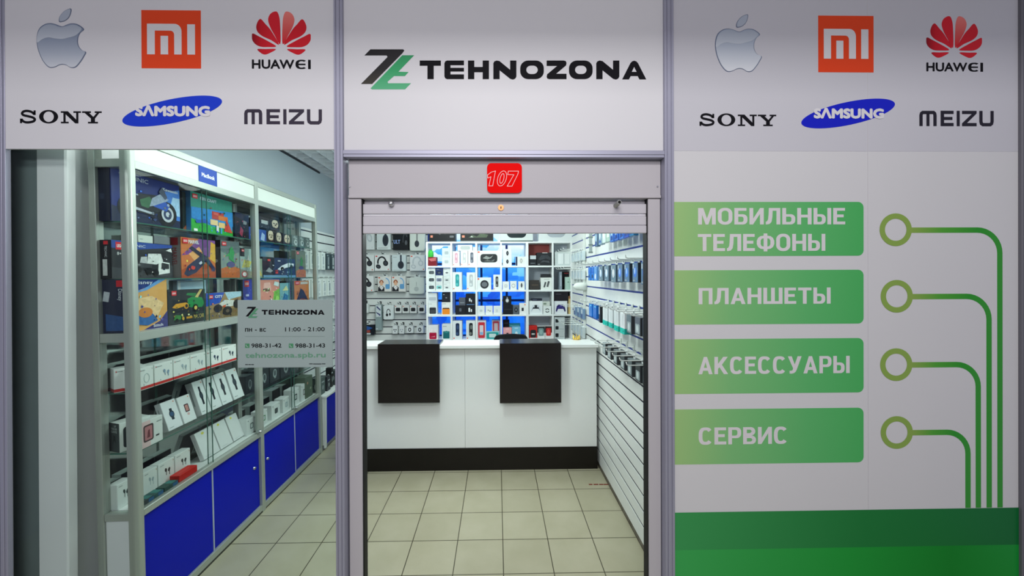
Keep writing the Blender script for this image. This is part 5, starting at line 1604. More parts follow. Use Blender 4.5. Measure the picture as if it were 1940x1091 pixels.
    if k == 0:
        for (z0, z1) in ((ZD + .001, ZM0 - .001), (ZM1 + .001, ZF0 - .041)):
            b = MB(); b.box(XC - DEP + .033, XC - pw - .0005, ya + .014, ya + .019, z0, z1, CGL); kid(b, 'end_glass')
        b = MB(); b.box(XC - DEP + .033, XC - pw - .0005, ya + .010, ya + .024, .0525, ZD - .0345, mat('#dcdfe0', .5), .001); kid(b, 'end_panel')
        b = MB(); b.box(XC - .036, XC - .001, ia, ib, 0, .0115, mat('#3a3a36', .6)); kid(b, 'foot_strip')
    for n_, (p, q, dx) in enumerate(((ia, ym + .004, .014), (ym + .004, ib, .020))):
        b = MB(); b.box(XC - dx - .008, XC - dx, p, q - .0005, .0525, ZD - .0345, BLUE, .001)
        dr = kid(b, 'sliding_door')
        if n_ == 0:
            b = MB(); b.box(XC - dx + .0002, XC - dx + .004, q - .010, q - .0005, .0525, ZD - .0345, mat('#b9c2d8', .35, .3)); kid(b, 'edge_profile', dr)
        yk = ia + .05 if (n_ == 0 and k == 1) else (ib - .06 if n_ == 1 and k == 0 else None)
        if yk:
            b = MB(); b.tube([(XC - dx, yk, .36), (XC - dx + .012, yk, .36)], .009, mat('#c8ccd0', .25, .9), 12); kid(b, 'lock', dr)
    b = MB(); yl = ib - .02 if k == 0 else ym
    b.box(XC - .012, XC + .006, yl - .02, yl + .016, ZD + .002, ZD + .022, mat('#a8b0ae', .25, .8), .002); kid(b, 'glass_lock')
    b = MB(); b.tube([(XC + .006, yl, ZD + .012), (XC + .018, yl, ZD + .012)], .007, mat('#c8ccd0', .25, .9), 10); kid(b, 'lock_cylinder')

# blue name plate on the fascia
def cab_pt(u, v, xl):
    """point of the case plane xl (in the case's own frame) seen at pixel (u, v)"""
    inv = CAB.inverted()
    o = inv @ EYE; d = (inv.to_3x3() @ ray(u, v))
    return o + d * ((xl - o.x) / d.x)


a, c = cab_pt(376, 325, XC - .005), cab_pt(410, 325, XC - .005)
zz = (ZF0 + ZTOP - .038) / 2
b = MB()
w, h = c.y - a.y, .098
b.box(-w / 2, w / 2, -.0015, .0015, 0, h, mat('#1444a8', .4))
add_prints(b, w, .003, h, [('t', 'F', 'MacBook', .14, .36, .86, .62, '#eef2f8', .03)])
tag(b.build('name_plate', None, matrix=CAB @ Matrix.Translation((XC - .0035, (a.y + c.y) / 2, zz - h / 2)) @ LZ), 'small blue name plate on the white fascia of the near showcase', 'sign')

# ---- goods in the showcases: x is the front plane seen from the aisle (actual), columns give the ends
ZS = {'B': 2.0442, 'A': 1.7572, 'D': ZM1, 'E': 1.1862, 'W': .8852, 'K': ZD}


def cased(name, label, shelf, X, u0, u1, v_top, depth, col, ops, cat='box', group=None, v_at=0, y0=None, y1=None, zbase=None, tilt=0, rz=0, hh=None, c=.0015):
    z = (ZS[shelf] if zbase is None else zbase)
    xl = X + LEAN * z
    inv = CAB.inverted()
    ya = cab_y(u0, X, z) if y0 is None else y0
    yb = cab_y(u1, X, z) if y1 is None else y1
    if hh is None:
        ur, yr = (u0, ya) if v_at == 0 else (u1, yb)
        hh = atX(ur, v_top, X - 0.0).z if False else (EYE.z - (v_top - 523.3) * yr / F_PX) - z
    ya = max(ya, YA + .022)
    w = yb - ya
    if name == 'toy_box' and w > .1 and ops:              # small printed details scattered over the picture
        rnd = random.Random(label)
        pal = [o_[-1] for o_ in ops if o_[0] in 'pe' and o_[1] == 'F' and isinstance(o_[-1], str)] or ['#8a9098']
        ex = []
        for _ in range(34):
            cx, cy, s_ = rnd.uniform(.08, .92), rnd.uniform(.06, .72), rnd.uniform(.012, .035)
            a_ = rnd.uniform(0, 3.1)
            pts = [(cx + s_ * rnd.uniform(.5, 1.2) * math.cos(a_ + k_ * 1.57), cy + s_ * 1.2 * rnd.uniform(.5, 1.2) * math.sin(a_ + k_ * 1.57)) for k_ in range(4)]
            c_ = rnd.choice(pal).lstrip('#')
            f_ = rnd.choice((.55, .75, 1.25, 1.5))
            ex.append(('p', 'F', pts, '#%02x%02x%02x' % tuple(min(255, int(int(c_[q:q + 2], 16) * f_)) for q in (0, 2, 4))))
        cut = [i_ for i_, o_ in enumerate(ops) if o_[0] in 'pe' and o_[1] == 'F']
        k0 = cut[len(cut) // 2] if cut else 0
        ops = list(ops[:k0]) + ex[:17] + list(ops[k0:]) + ex[17:26]
    M = CAB @ Matrix.Translation((xl - depth / 2, (ya + yb) / 2, z + .0003))
    M = M @ Matrix.Rotation(rz, 4, 'Z') @ LZ
    if tilt:                                              # leaning back: resting on the rear bottom edge
        M = M @ Matrix.Translation((0, depth / 2, 0)) @ Matrix.Rotation(-tilt, 4, 'X') @ Matrix.Translation((0, -depth / 2, 0))
    return goods(name, label, cat, w, depth, hh, col, ops, M, group, c=c)


def cab_y(u, X, z):
    return solve_y(u, X, z)


TOYB, TOYA, TOYD = 'toy set boxes on the upper glass shelf', 'toy set boxes on the middle glass shelf', 'toy set boxes on the white deck'
RED = '#d22630'
brick = lambda x, y, w, h, f='F': [('r', f, x, y, x + w, y + h, RED), ('t', f, 'LEGO', x + w * .14, y + h * .3, x + w * .86, y + h * .7, '#f4f4f4', .02)]
# upper shelf
wheel = lambda cx, cy, rx, ry, rim: [('e', 'F', cx, cy, rx, ry, '#14161c'), ('e', 'F', cx, cy, rx * .62, ry * .62, rim), ('e', 'F', cx, cy, rx * .42, ry * .42, '#2c3a5c'), ('e', 'F', cx, cy, rx * .2, ry * .2, rim)]
cased('toy_box', 'large blue toy box picturing a silver motorcycle on the upper shelf', 'B', -1.905, 211, 341.5, 352, .055, '#1c2c78',
      [('p', 'F', [(0, 0), (0, .3), (.4, .22), (1, .3), (1, 0)], '#1a2444'), ('p', 'F', [(.62, .25), (.7, .75), (1, .9), (1, .2)], '#3f7ad0'), ('p', 'F', [(.8, .3), (.88, .7), (1, .7), (1, .3)], '#a8ccec'),
       ('t', 'F', 'TECHNIC', .1, .85, .5, .93, '#d8dce4'), ('t', 'F', 'Kawasaki', .72, .8, .97, .86, '#e8ecf0', .02)] + wheel(.2, .3, .13, .22, '#8a94a8') + wheel(.78, .3, .16, .27, '#c2c8d0') +
      [('p', 'F', [(.18, .42), (.34, .62), (.6, .66), (.74, .58), (.72, .4), (.55, .22), (.34, .24)], '#20242c'), ('p', 'F', [(.36, .5), (.5, .6), (.56, .5), (.48, .36), (.38, .38)], '#3e6c4c'), ('p', 'F', [(.5, .4), (.7, .5), (.8, .62), (.66, .7), (.54, .58)], '#9aa6bc'),
       ('p', 'F', [(.55, .42), (.76, .36), (.82, .5), (.74, .56)], '#2c56b4'), ('p', 'F', [(.24, .3), (.56, .24), (.56, .28), (.26, .35)], '#b8c0cc'), ('p', 'F', [(.64, .74), (.7, .86), (.78, .66), (.74, .6)], '#46506a'), ('r', 'L', 0, 0, 1, 1, '#171c30'),
       ('r', 'L', .1, .4, .5, .5, '#2c3448')], group=TOYB, v_at=1)
cased('toy_box', 'narrow dark green toy box standing in the gap beside the motorcycle box', 'B', -1.93, 347, 361, 362, .03, '#1c2a24', [('p', 'F', [(.1, .1), (.5, .2), (.9, .06), (.9, .02), (.1, .02)], '#a85830')], group=TOYB)
cased('toy_box', 'turquoise toy box with a red brick structure over green ground on the upper shelf', 'B', -1.90, 362.5, 441, 361, .055, '#2f86c4',
      [('p', 'F', [(0, .62), (1, .7), (1, 1), (0, 1)], '#2f8a78'), ('p', 'F', [(0, 0), (1, 0), (1, .2), (.5, .22), (0, .34)], '#2fa83c'), ('p', 'F', [(0, .36), (.3, .28), (.6, .3), (1, .3), (1, .7), (0, .62)], '#2e86cc'),
       ('t', 'F', 'MINECRAFT', .2, .84, .58, .92, '#cfe4f0', .02)] + brick(.03, .84, .11, .11) +
      [('r', 'F', .46, .42, .76, .62, '#b83c30'), ('r', 'F', .5, .54, .62, .6, '#d8605a'), ('r', 'F', .62, .42, .86, .54, '#d8742c'), ('r', 'F', .42, .26, .6, .4, '#e8c890'), ('r', 'F', .62, .22, .78, .36, '#e8c078'), ('p', 'F', [(.82, .5), (.98, .12), (.76, .14)], '#c8402c'),
       ('p', 'F', [(.08, .3), (.3, .38), (.4, .3), (.1, .24)], '#2c5cb4'), ('r', 'F', .56, .1, .62, .26, '#d8d8dc'), ('r', 'F', .66, .06, .7, .22, '#3ca0c8'), ('r', 'F', .04, .04, .12, .1, '#e8f0e8')], group=TOYB)
cased('toy_box', 'black toy box with a white price sticker beside the turquoise box', 'B', -1.90, 446, 471.5, 401, .05, '#1b1a24', [('r', 'F', .6, .6, .86, .92, '#b8bcc0'), ('p', 'F', [(.3, .2), (.4, .5), (.6, .36), (.5, .1)], '#a83c54'), ('p', 'F', [(0, .84), (1, .7), (1, 1), (0, 1)], '#1c2448')], group=TOYB)
cased('toy_box', 'blue toy box squeezed behind the middle post on the upper shelf', 'B', -1.90, 472.5, 490, 428, .05, '#2a4a98', [('p', 'F', [(.2, .2), (.4, .7), (.8, .6), (.7, .1)], '#88a8d8')], group=TOYB)
cased('toy_box', 'blue toy box right of the middle post on the upper shelf', 'B', -1.90, 491, 505, 433, .05, '#2c509c', [('p', 'F', [(.2, .2), (.4, .8), (.8, .6), (.7, .1)], '#a0b8dc')], group=TOYB)
face = lambda: [('rr', 'F', .2, .22, .86, .94, .26, '#d8c8b0'), ('e', 'F', .4, .62, .06, .07, '#1c1a18'), ('e', 'F', .68, .62, .06, .07, '#1c1a18'), ('e', 'F', .54, .46, .08, .06, '#4a3428'), ('p', 'F', [(.3, .3), (.54, .22), (.8, .32), (.7, .2), (.4, .18)], '#6a4a3a'), ('r', 'F', .05, .02, .95, .12, '#3a3440')]
ys_ = []
for k, (u0, u1) in enumerate(((505.5, 520), (521.2, 535), (536, 551.5))):
    o = cased('toy_box', 'black box with a cream oval face, %s of three under the sticker box' % ['first', 'second', 'third'][k], 'B', -1.90, u0, u1, 433 + 4 * k, .07, '#1d1a20', face(), group='boxes with cream oval faces')
    ys_.append((o, u0, u1))
zt3 = [PM[o.name] @ Vector((0, 0, max(v.co.z for v in o.data.vertices))) for o, _, _ in ys_]
hk = lambda o: max(v.co.z for v in o.data.vertices)
cased('toy_box', 'black box with a cream oval face stacked above the three alike', 'B', -1.895, 511.6, 530, 411, .07, '#1d1a20', face(), group='boxes with cream oval faces', zbase=max(ZS['B'] + hk(ys_[0][0]), ZS['B'] + hk(ys_[1][0])) + .0008, hh=.095)
cased('toy_box', 'dark box with a white price sticker stacked at the post', 'B', -1.895, 492, 510.8, 409, .07, '#221f26', [('r', 'F', .14, .4, .8, .72, '#b4babc')], group='boxes with cream oval faces', zbase=ZS['B'] + hk([o for o in BOXES if o['label'].startswith('blue toy box right of')][0]) + .012 if False else max(ZS['B'] + hk([o for o in BOXES if o['label'].startswith('blue toy box right of')][0]), ZS['B'] + hk(ys_[0][0])) + .0008, hh=.09)
for k, (u0, u1) in enumerate(((553.5, 565), (566.5, 576.5), (577.6, 587))):
    cased('toy_box', 'small grey green box with round pale picture, %s of three at the shelf end' % ['first', 'second', 'third'][k], 'B', -1.90, u0, u1, 443.5 + 2.3 * k, .06, '#5e6e6e', [('e', 'F', .6, .4, .26, .24, '#c2cccc'), ('e', 'F', .6, .42, .14, .12, '#5a6a6a'), ('p', 'F', [(.1, .8), (.4, .95), (.9, .7), (.5, .66)], '#94a4a2')], group='small grey green boxes at the shelf end')

# middle shelf
tr = cased('toy_box', 'black toy box picturing a white truck on the middle shelf', 'A', -1.905, 211, 327.5, 463, .055, '#23252a',
      [('p', 'F', [(0, .8), (.3, .78), (1, .92), (1, 1), (0, 1)], '#22489c'), ('p', 'F', [(0, 0), (0, .3), (.6, .2), (1, .4), (1, 0)], '#3a3d42'), ('t', 'F', 'TECHNIC', .14, .86, .52, .93, '#d8dce0'), ('t', 'F', '8+', .08, .62, .14, .7, '#e8e8e8')] + brick(.06, .76, .12, .2) +
      [('r', 'F', .34, .3, .62, .44, '#3c3e42'), ('p', 'F', [(.54, .42), (.56, .7), (.78, .72), (.82, .5), (.7, .4)], '#dcdedc'), ('p', 'F', [(.42, .44), (.44, .6), (.54, .62), (.54, .42)], '#b8babc'), ('p', 'F', [(.72, .1), (.74, .5), (.94, .46), (.94, .16)], '#e4e6e4'), ('p', 'F', [(.78, .28), (.79, .46), (.92, .42), (.92, .28)], '#26282c'),
       ('e', 'F', .56, .2, .05, .1, '#111214'), ('e', 'F', .68, .16, .05, .1, '#111214'), ('e', 'F', .4, .24, .04, .08, '#111214'), ('p', 'F', [(.86, .82), (.96, .9), (.98, .78)], '#e8e8e8'),
       ('r', 'L', 0, 0, 1, 1, '#1a1c20'), ('p', 'L', [(.3, .08), (.3, .5), (.7, .5), (.7, .08)], '#c8ccca'), ('r', 'L', .4, .88, .8, .97, RED), ('tv', 'L', 'TECHNIC', .5, .55, .7, .84, '#d0d4d8')], group=TOYA, v_at=1)
zt_ = ZS['A'] + hk(tr) + .0008
cased('grey_reflection', 'grey mottled carton lying on top of the white truck box', 'A', -1.905, 292, 322, 445, .05, '#70757a', [('r', 'L', 0, 0, 1, 1, '#4a4e54')], group=None, zbase=zt_, hh=.045)  # solid box in place of a shelf reflection in the mirror
cased('gadget_box', 'cream carton lying on top of the white truck box near the post', 'A', -1.91, 262, 290, 445, .05, '#d4dad2', [('r', 'F', .1, .4, .3, .5, '#9aa4a0')], zbase=zt_, hh=.04)  # stands in for the pale reflection over the truck box
cased('toy_box', 'orange and purple toy box picturing a dark jet on the middle shelf', 'A', -1.872, 344.5, 409, 447, .07, '#c8703a',
      [('p', 'F', [(0, .55), (.5, 1), (1, 1), (1, .6), (.6, .5), (.3, .6)], '#7a4a8c'), ('p', 'F', [(0, .2), (.4, .4), (1, .3), (1, 0), (0, 0)], '#a84c26'), ('p', 'F', [(.2, .6), (.5, .8), (.7, .5), (.4, .4)], '#e8a868'), ('p', 'F', [(.82, .5), (.86, .96), (1, .9), (1, .4)], '#d8a83c'),
       ('p', 'F', [(.06, .1), (.16, .3), (.6, .62), (.74, .56), (.72, .44), (.4, .14), (.16, .04)], '#222a4c'), ('p', 'F', [(.22, .74), (.28, .8), (.62, .6), (.56, .52)], '#2a2c40'), ('p', 'F', [(.66, .46), (.94, .16), (.98, .24), (.76, .52)], '#2a3054'), ('e', 'F', .3, .26, .06, .05, '#d83a2c'),
       ('e', 'F', .76, .4, .05, .05, '#3a4470'), ('p', 'F', [(.46, .38), (.54, .44), (.58, .38), (.5, .34)], '#c8ccd8'), ('t', 'F', 'MARVEL', .18, .86, .48, .95, '#f0f0f0', .02)] + brick(.03, .85, .14, .13) + [('r', 'L', 0, 0, 1, 1, '#77706e'), ('tv', 'L', 'MARVEL', .3, .3, .7, .74, '#7c2424', .02), ('r', 'L', .2, .8, .8, .98, '#8c2024')], group=TOYA)
cased('toy_box', 'dark sided toy box picturing a green rider over orange mist on the middle shelf', 'A', -1.872, 419.5, 454.5, 453, .06, '#7c8c86',
      [('p', 'F', [(0, 0), (1, 0), (1, .26), (.5, .34), (0, .24)], '#b8602c'), ('p', 'F', [(0, .7), (.5, .6), (1, .72), (1, 1), (0, 1)], '#5c6a6c'), ('p', 'F', [(.4, .5), (.44, .78), (.56, .86), (.7, .7), (.64, .5), (.74, .4), (.56, .46)], '#2c8a4c'), ('e', 'F', .5, .36, .22, .08, '#4c4a7c'),
       ('p', 'F', [(.2, .56), (.4, .68), (.42, .6)], '#3c9c58')] + brick(.05, .86, .22, .1) + [('r', 'L', 0, 0, 1, 1, '#15161a'), ('e', 'L', .5, .45, .2, .04, '#8a8e94')], group=TOYA)
cased('toy_box', 'pale toy box with yellow frame picture and a red round badge on the middle shelf', 'A', -1.885, 456, 480, 468, .05, '#9cb4b0',
      [('r', 'F', 0, .72, .34, 1, '#23262a'), ('p', 'F', [(0, 0), (1, 0), (1, .2), (0, .3)], '#8c8a7c'), ('p', 'F', [(.1, .34), (.3, .62), (.9, .56), (.7, .36)], '#c8c060'), ('p', 'F', [(.5, .6), (.6, .8), (.7, .6)], '#d8dcd8'), ('e', 'F', .28, .12, .22, .1, '#c83038'), ('e', 'F', .28, .12, .16, .07, '#e8e4e0')] + brick(.08, .88, .2, .08), group=TOYA)
cased('toy_box', 'slim toy box right of the middle post on the middle shelf', 'A', -1.885, 489, 497.5, 488, .05, '#8a9a88', [('p', 'F', [(.1, .1), (.5, .4), (.9, .1)], '#c8b04c')], group=TOYA)
cased('toy_box', 'wide black toy box picturing a white racing car on the middle shelf', 'A', -1.885, 498.5, 559.5, 484.5, .055, '#1c202e',
      [('p', 'F', [(.3, 0), (.34, 1), (1, 1), (1, 0)], '#27365a'), ('p', 'F', [(.42, .42), (.56, .62), (.78, .78), (.96, .74), (.94, .6), (.7, .52), (.5, .36)], '#dfe4ec'), ('e', 'F', .56, .46, .05, .09, '#15171c'), ('e', 'F', .86, .6, .05, .09, '#15171c'), ('p', 'F', [(.06, .3), (.16, .5), (.26, .34), (.2, .24)], '#8a9096'), ('r', 'F', 0, 0, 1, .12, '#6a94b8'),
       ('r', 'F', .34, .2, .42, .38, '#c84048'), ('r', 'F', .12, .8, .2, .9, '#c84048'), ('r', 'F', .42, .82, .5, .87, '#d8dce0'), ('r', 'F', .7, .24, .78, .32, '#8aa0b8')], group=TOYA)
cased('toy_box', 'tall toy box picturing a green rider at the far end of the middle shelf', 'A', -1.875, 561.5, 579.6, 473, .05, '#6c7464',
      [('p', 'F', [(0, 0), (1, 0), (1, .26), (.5, .34), (0, .24)], '#b8683a'), ('p', 'F', [(.4, .42), (.44, .7), (.56, .8), (.7, .64), (.64, .44)], '#3a7c3c'), ('e', 'F', .5, .36, .24, .07, '#4c4a7c')] + brick(.06, .86, .24, .1), group=TOYA)

# white deck of the upper case
cased('toy_box', 'orange and blue toy box with a white script title standing at the post', 'D', -1.845, 238, 318, 526, .13, '#e0a860',
      [('p', 'F', [(0, .74), (.3, .78), (.7, .9), (.9, 1), (0, 1)], '#1c3c88'), ('p', 'F', [(0, .72), (.4, .8), (.8, .99), (.9, 1), (.99, 1), (.5, .78), (0, .68)], '#6aa0d8'), ('p', 'F', [(.4, 0), (.8, .14), (1, .34), (1, 0)], '#3c3a78'), ('p', 'F', [(0, .3), (.2, .62), (.6, .66), (.9, .5), (.7, .2), (.3, .12)], '#ecc894'),
       ('p', 'F', [(.14, .14), (.3, .3), (.6, .32), (.74, .16), (.5, .08)], '#3468a8'), ('e', 'F', .44, .34, .17, .1, '#d8843c'), ('t', 'F', 'Disney', .18, .88, .62, .97, '#f0f4f8'), ('t', 'F', 'Stitch', .62, .03, .86, .09, '#e8e8f0', .02),
       ('r', 'L', 0, 0, 1, 1, '#272a42'), ('p', 'L', [(.3, .04), (.3, .36), (.95, .3), (.95, .04)], '#35568c'), ('r', 'L', .72, .86, .95, .98, RED), ('tv', 'L', 'Disney', .74, .6, .94, .82, '#e8ecf4'), ('p', 'L', [(.2, .6), (.26, .78), (.48, .76), (.42, .58)], '#c8ccd4')], group=TOYD)
cased('toy_box', 'dark toy box picturing a green and yellow harvester on the deck', 'D', -1.85, 318.6, 390, 547, .06, '#24282c',
      [('r', 'F', .03, .04, .97, .32, '#2c3434'), ('p', 'F', [(.5, .5), (.5, .72), (.62, .78), (.9, .74), (.96, .56), (.9, .44), (.6, .46)], '#2a8a4a'), ('p', 'F', [(.46, .84), (.5, .9), (.74, .88), (.72, .78)], '#2a7a44'), ('p', 'F', [(.7, .76), (.84, .98), (.92, .99), (.78, .74)], '#d8c078'), ('p', 'F', [(.1, .5), (.2, .6), (.46, .62), (.44, .52), (.2, .46)], '#d89a2c'),
       ('e', 'F', .46, .52, .06, .09, '#d89a34'), ('e', 'F', .46, .52, .03, .05, '#23282a'), ('e', 'F', .7, .44, .07, .11, '#15181a'), ('e', 'F', .7, .44, .04, .06, '#d8c060'), ('p', 'F', [(.12, .14), (.16, .28), (.32, .26), (.3, .14)], '#3a7c3c'), ('e', 'F', .2, .12, .04, .06, '#14181a'), ('e', 'F', .36, .16, .03, .05, '#c8a040'), ('r', 'F', .44, .14, .6, .2, '#c8902c'),
       ('t', 'F', 'MAC CARY', .64, .12, .96, .24, '#d8c060')] + brick(.08, .84, .12, .13), group=TOYD)
cased('toy_box', 'blue and brown toy box picturing a white off road truck on the deck', 'D', -1.85, 391, 458, 553, .06, '#9c8058',
      [('p', 'F', [(0, .5), (0, 1), (.5, 1), (.36, .6)], '#2850b0'), ('p', 'F', [(.5, 1), (.6, .7), (1, .8), (1, 1)], '#a8c8d8'), ('p', 'F', [(0, 0), (0, .2), (.4, .36), (1, .3), (1, 0)], '#7a6440'), ('p', 'F', [(.28, .5), (.5, .7), (.76, .66), (.9, .5), (.7, .42), (.4, .44)], '#d8d8d0'), ('p', 'F', [(.4, .46), (.52, .52), (.5, .4)], '#d85a30'),
       ('e', 'F', .3, .4, .11, .15, '#2a2622'), ('e', 'F', .56, .26, .13, .18, '#2a2622'), ('e', 'F', .84, .5, .1, .18, '#2e2a26'), ('e', 'F', .56, .26, .05, .07, '#6a5c4c'), ('t', 'F', 'CITY', .22, .8, .42, .9, '#f0f2f4', .03)] + brick(.05, .78, .12, .14), group=TOYD)
cased('toy_box', 'dark sided blue toy box behind the off road truck box', 'D', -1.90, 462, 481, 527, .06, '#3440a8', [('p', 'F', [(0, 0), (1, 0), (1, .3), (0, .5)], '#5a6ccc'), ('r', 'F', .2, .5, .5, .56, '#c8d0f0')] + brick(.1, .78, .44, .18) + [('r', 'L', 0, 0, 1, 1, '#1c2a2c')], group=TOYD)
cased('gadget_box', 'flat pale blue white carton standing behind the harvester box', 'D', -1.945, 338, 392, 528, .03, '#b8d8ec', [('r', 'F', .02, .02, .1, .98, '#e8f0f4'), ('r', 'F', .86, .3, .9, .5, '#6a90b0')])  # thin box added for the light blue panel reflection
cased('toy_box', 'salmon and green toy box with a window sticker right of the middle post', 'D', -1.875, 494, 530.5, 528, .06, '#d88c7c',
      [('p', 'F', [(.6, .2), (.7, .6), (1, .7), (1, 0), (.6, 0)], '#78b850'), ('p', 'F', [(.14, .66), (.2, .9), (.5, .92), (.54, .66), (.34, .56)], '#e8b4a8'), ('r', 'F', .2, .62, .48, .72, '#7c5c50'), ('p', 'F', [(0, 0), (.1, .3), (.5, .36), (.6, .1), (.6, 0)], '#3c4a6c'), ('p', 'F', [(.66, .82), (.72, .94), (.96, .9), (.92, .76)], '#d0e0e0'), ('e', 'F', .84, .34, .1, .12, '#9cd468')], group=TOYD)
cased('toy_box', 'small box with turquoise figures beside the salmon box', 'D', -1.875, 531.5, 550, 534.5, .05, '#7cb0b8', [('p', 'F', [(.1, .2), (.4, .6), (.8, .5), (.7, .1)], '#2c6c9c'), ('p', 'F', [(.2, .7), (.6, .9), (.8, .7)], '#d8d89c'), ('p', 'F', [(.1, .04), (.5, .2), (.9, .04)], '#2c86b4')], group=TOYD)
cased('toy_box', 'grey and orange toy box picturing a dark jet at the far end of the deck', 'D', -1.87, 558.5, 586, 530.5, .07, '#c87838',
      [('p', 'F', [(0, 0), (.5, .3), (1, .1), (1, 0)], '#8a4422'), ('p', 'F', [(.1, .2), (.4, .7), (.6, .6), (.9, .2), (.5, .3)], '#2a2a3a'), ('r', 'F', .4, .86, .9, .96, '#c8c0b8')] + brick(.05, .85, .26, .13) + [('r', 'L', 0, 0, 1, 1, '#7c7c78'), ('tv', 'L', 'MARVEL', .35, .2, .65, .75, '#8c2428', .02)], group=TOYD)

# earphone shelf of the lower case
EARG = 'white earphone boxes with a red band'
def ear_ops(c, ring=False):
    o = [('r', 'F', 0, .02, 1, .15, '#c83430'), ('r', 'F', 0, 0, 1, .02, '#dfe2de'), ('r', 'L', 0, .02, 1, .15, '#a82c2a'), ('r', 'F', .1, .86, .4, .89, '#8a9492'), ('e', 'F', .9, .88, .02, .022, '#30343a'), ('e', 'F', .3, .22, .02, .022, '#30343a'), ('r', 'F', .06, .85, .09, .91, '#c83430')]
    return o + ([('o', 'F', .5, .5, .2, .22, .03, c, 0, 360)] if ring else [('e', 'F', .52, .6, .06, .09, c, 20), ('r', 'F', .54, .40, .575, .58, c), ('e', 'F', .72, .52, .06, .09, c, -15), ('r', 'F', .71, .32, .745, .5, c)])


cased('earphone_box', 'white earphone box turned towards the end glass, dark earbuds pictured', 'E', -1.87, 0, 0, 0, .075, '#e4e8e4', ear_ops('#3a4a4c'), group=EARG, y0=YA + .045, y1=YA + .165, hh=.118, rz=R(-34))
for k, (u0, u1, c) in enumerate(((264.5, 291.5, '#b4c4c4'), (293.5, 328, '#8aa0b4'), (329.5, 360.5, '#a8b8c0'), (361.5, 390.5, '#a4b4bc'), (392, 420, '#2c3c54'), (421.5, 448, '#3c4c5c'))):
    lab = ['white earphone box with a pale ring picture just right of the near post', 'white earphone box with blue grey earbuds, third along the red banded row', 'white earphone box with silver earbuds, fourth along the red banded row', 'white earphone box with silver earbuds, fifth along the red banded row', 'white earphone box with navy earbuds, sixth along the red banded row', 'white earphone box with slate earbuds, last along the red banded row'][k]
    cased('earphone_box', lab, 'E', -1.81, u0, u1, 0, .085, '#e6eae6', ear_ops(c, k == 0), group=EARG, hh=.112)

# watch shelf
def w_ops(c, s, big=False):
    return [('r', 'F', .42, .28 if big else .32, .6, .82 if big else .72, c), ('e', 'F', .51, .55 if big else .52, .17, .12 if big else .13, c), ('e', 'F', .51, .55 if big else .52, .12, .08, s), ('r', 'F', .1, .08, .4, .1, '#9aa4a2'), ('tv', 'L', 'WATCH', .3, .5, .6, .86, '#8a9896') if False else ('r', 'L', .35, .3, .5, .8, '#98a6a4'), ('r', 'F', .8, .9, .88, .94, '#e08a68')]


TW = 'tall white watch boxes leaning on the glass shelf'
cased('watch_box', 'short white watch box with a dark blue watch leaning on the glass shelf', 'W', -1.845, 321, 348, 0, .035, '#e4e8ea', w_ops('#26323c', '#3a5a80'), group=TW, hh=.165, tilt=R(17))
cased('watch_box', 'short white watch box with a pinkish square watch leaning on the glass shelf', 'W', -1.845, 351, 374, 0, .035, '#e6eaea', [('rr', 'F', .34, .38, .68, .68, .04, '#4c2c34'), ('rr', 'F', .4, .42, .62, .64, .03, '#c89088'), ('e', 'F', .5, .3, .1, .05, '#d8b4b0'), ('r', 'L', .35, .3, .5, .8, '#98a6a4'), ('r', 'F', .8, .9, .88, .94, '#e08a68')], group=TW, hh=.16, tilt=R(17))
for k, (u0, u1) in enumerate(((384, 402), (404, 422), (423.5, 442), (445, 464))):
    cased('watch_box', 'tall white watch box with a black round watch, %s of four leaning' % ORD[k], 'W', -1.845, u0, u1, 0, .045, '#e4eaea', w_ops('#1c242c', '#38444e', True), group=TW, hh=.215, tilt=R(17))
cased('watch_box', 'boxed square watch with a dark end face beside the near post', 'W', -1.865, 0, 0, 0, .08, '#e2e8e2', [('rr', 'F', .12, .12, .76, .84, .1, '#2a3030'), ('e', 'F', .44, .5, .24, .26, '#4a5654'), ('e', 'F', .44, .5, .2, .2, '#2a3030'), ('r', 'F', .26, .47, .62, .53, '#a8b4b0'),
      ('r', 'L', 0, 0, 1, 1, '#454c4a'), ('t', 'L', 'UP', .5, .86, .7, .93, '#b8c0bc', .02), ('t', 'L', 'YOUR', .2, .76, .8, .84, '#b8c0bc', .02), ('t', 'L', 'GAME', .2, .66, .8, .74, '#b8c0bc', .02), ('p', 'L', [(.3, .2), (.44, .5), (.4, .58), (.6, .56), (.66, .3), (.5, .4)], '#1c2020')], y0=YA + .05, y1=YA + .18, hh=.145, rz=R(-20))
cased('watch_box', 'boxed square watch with a pink face right of the near post', 'W', -1.81, 268, 309, 0, .07, '#dfe4e0', [('r', 'F', 0, 0, .42, 1, '#e4c4c4'), ('rr', 'F', .1, .2, .56, .84, .08, '#4a3638'), ('rr', 'F', .16, .26, .5, .78, .05, '#b8787c'), ('p', 'F', [(.26, .34), (.3, .6), (.38, .66), (.4, .34)], '#6a2c34'), ('r', 'F', .66, .26, .82, .32, '#2a3030'), ('r', 'F', .7, .8, .95, .84, '#8a9692'),
      ('r', 'L', 0, 0, 1, 1, '#56605c'), ('p', 'L', [(.3, .2), (.6, .5), (.4, .7), (.7, .8), (.5, .5)], '#1c2020')], hh=.135)
for k, (u0, u1, lab) in enumerate(((466, 482, 'dark carton with a silver oval emblem beside the last leaning watch box'), (493, 510, 'dark carton just right of the middle post in the lower case'), (512, 530, 'dark carton in the middle of the far lower case'), (532, 552, 'dark carton with a silver emblem in the far lower case'))):
    cased('mug_box', lab, 'W', -1.87, u0, u1, 0, .09, '#30363a', [('e', 'F', .5, .5, .2, .26, '#9aa8a8'), ('e', 'F', .5, .52, .13, .18, '#4a5456'), ('r', 'F', .42, .2, .58, .28, '#8a9696'), ('r', 'T', .1, .1, .9, .9, '#4c5658')], hh=.135, group='dark cartons on the lower glass shelf')
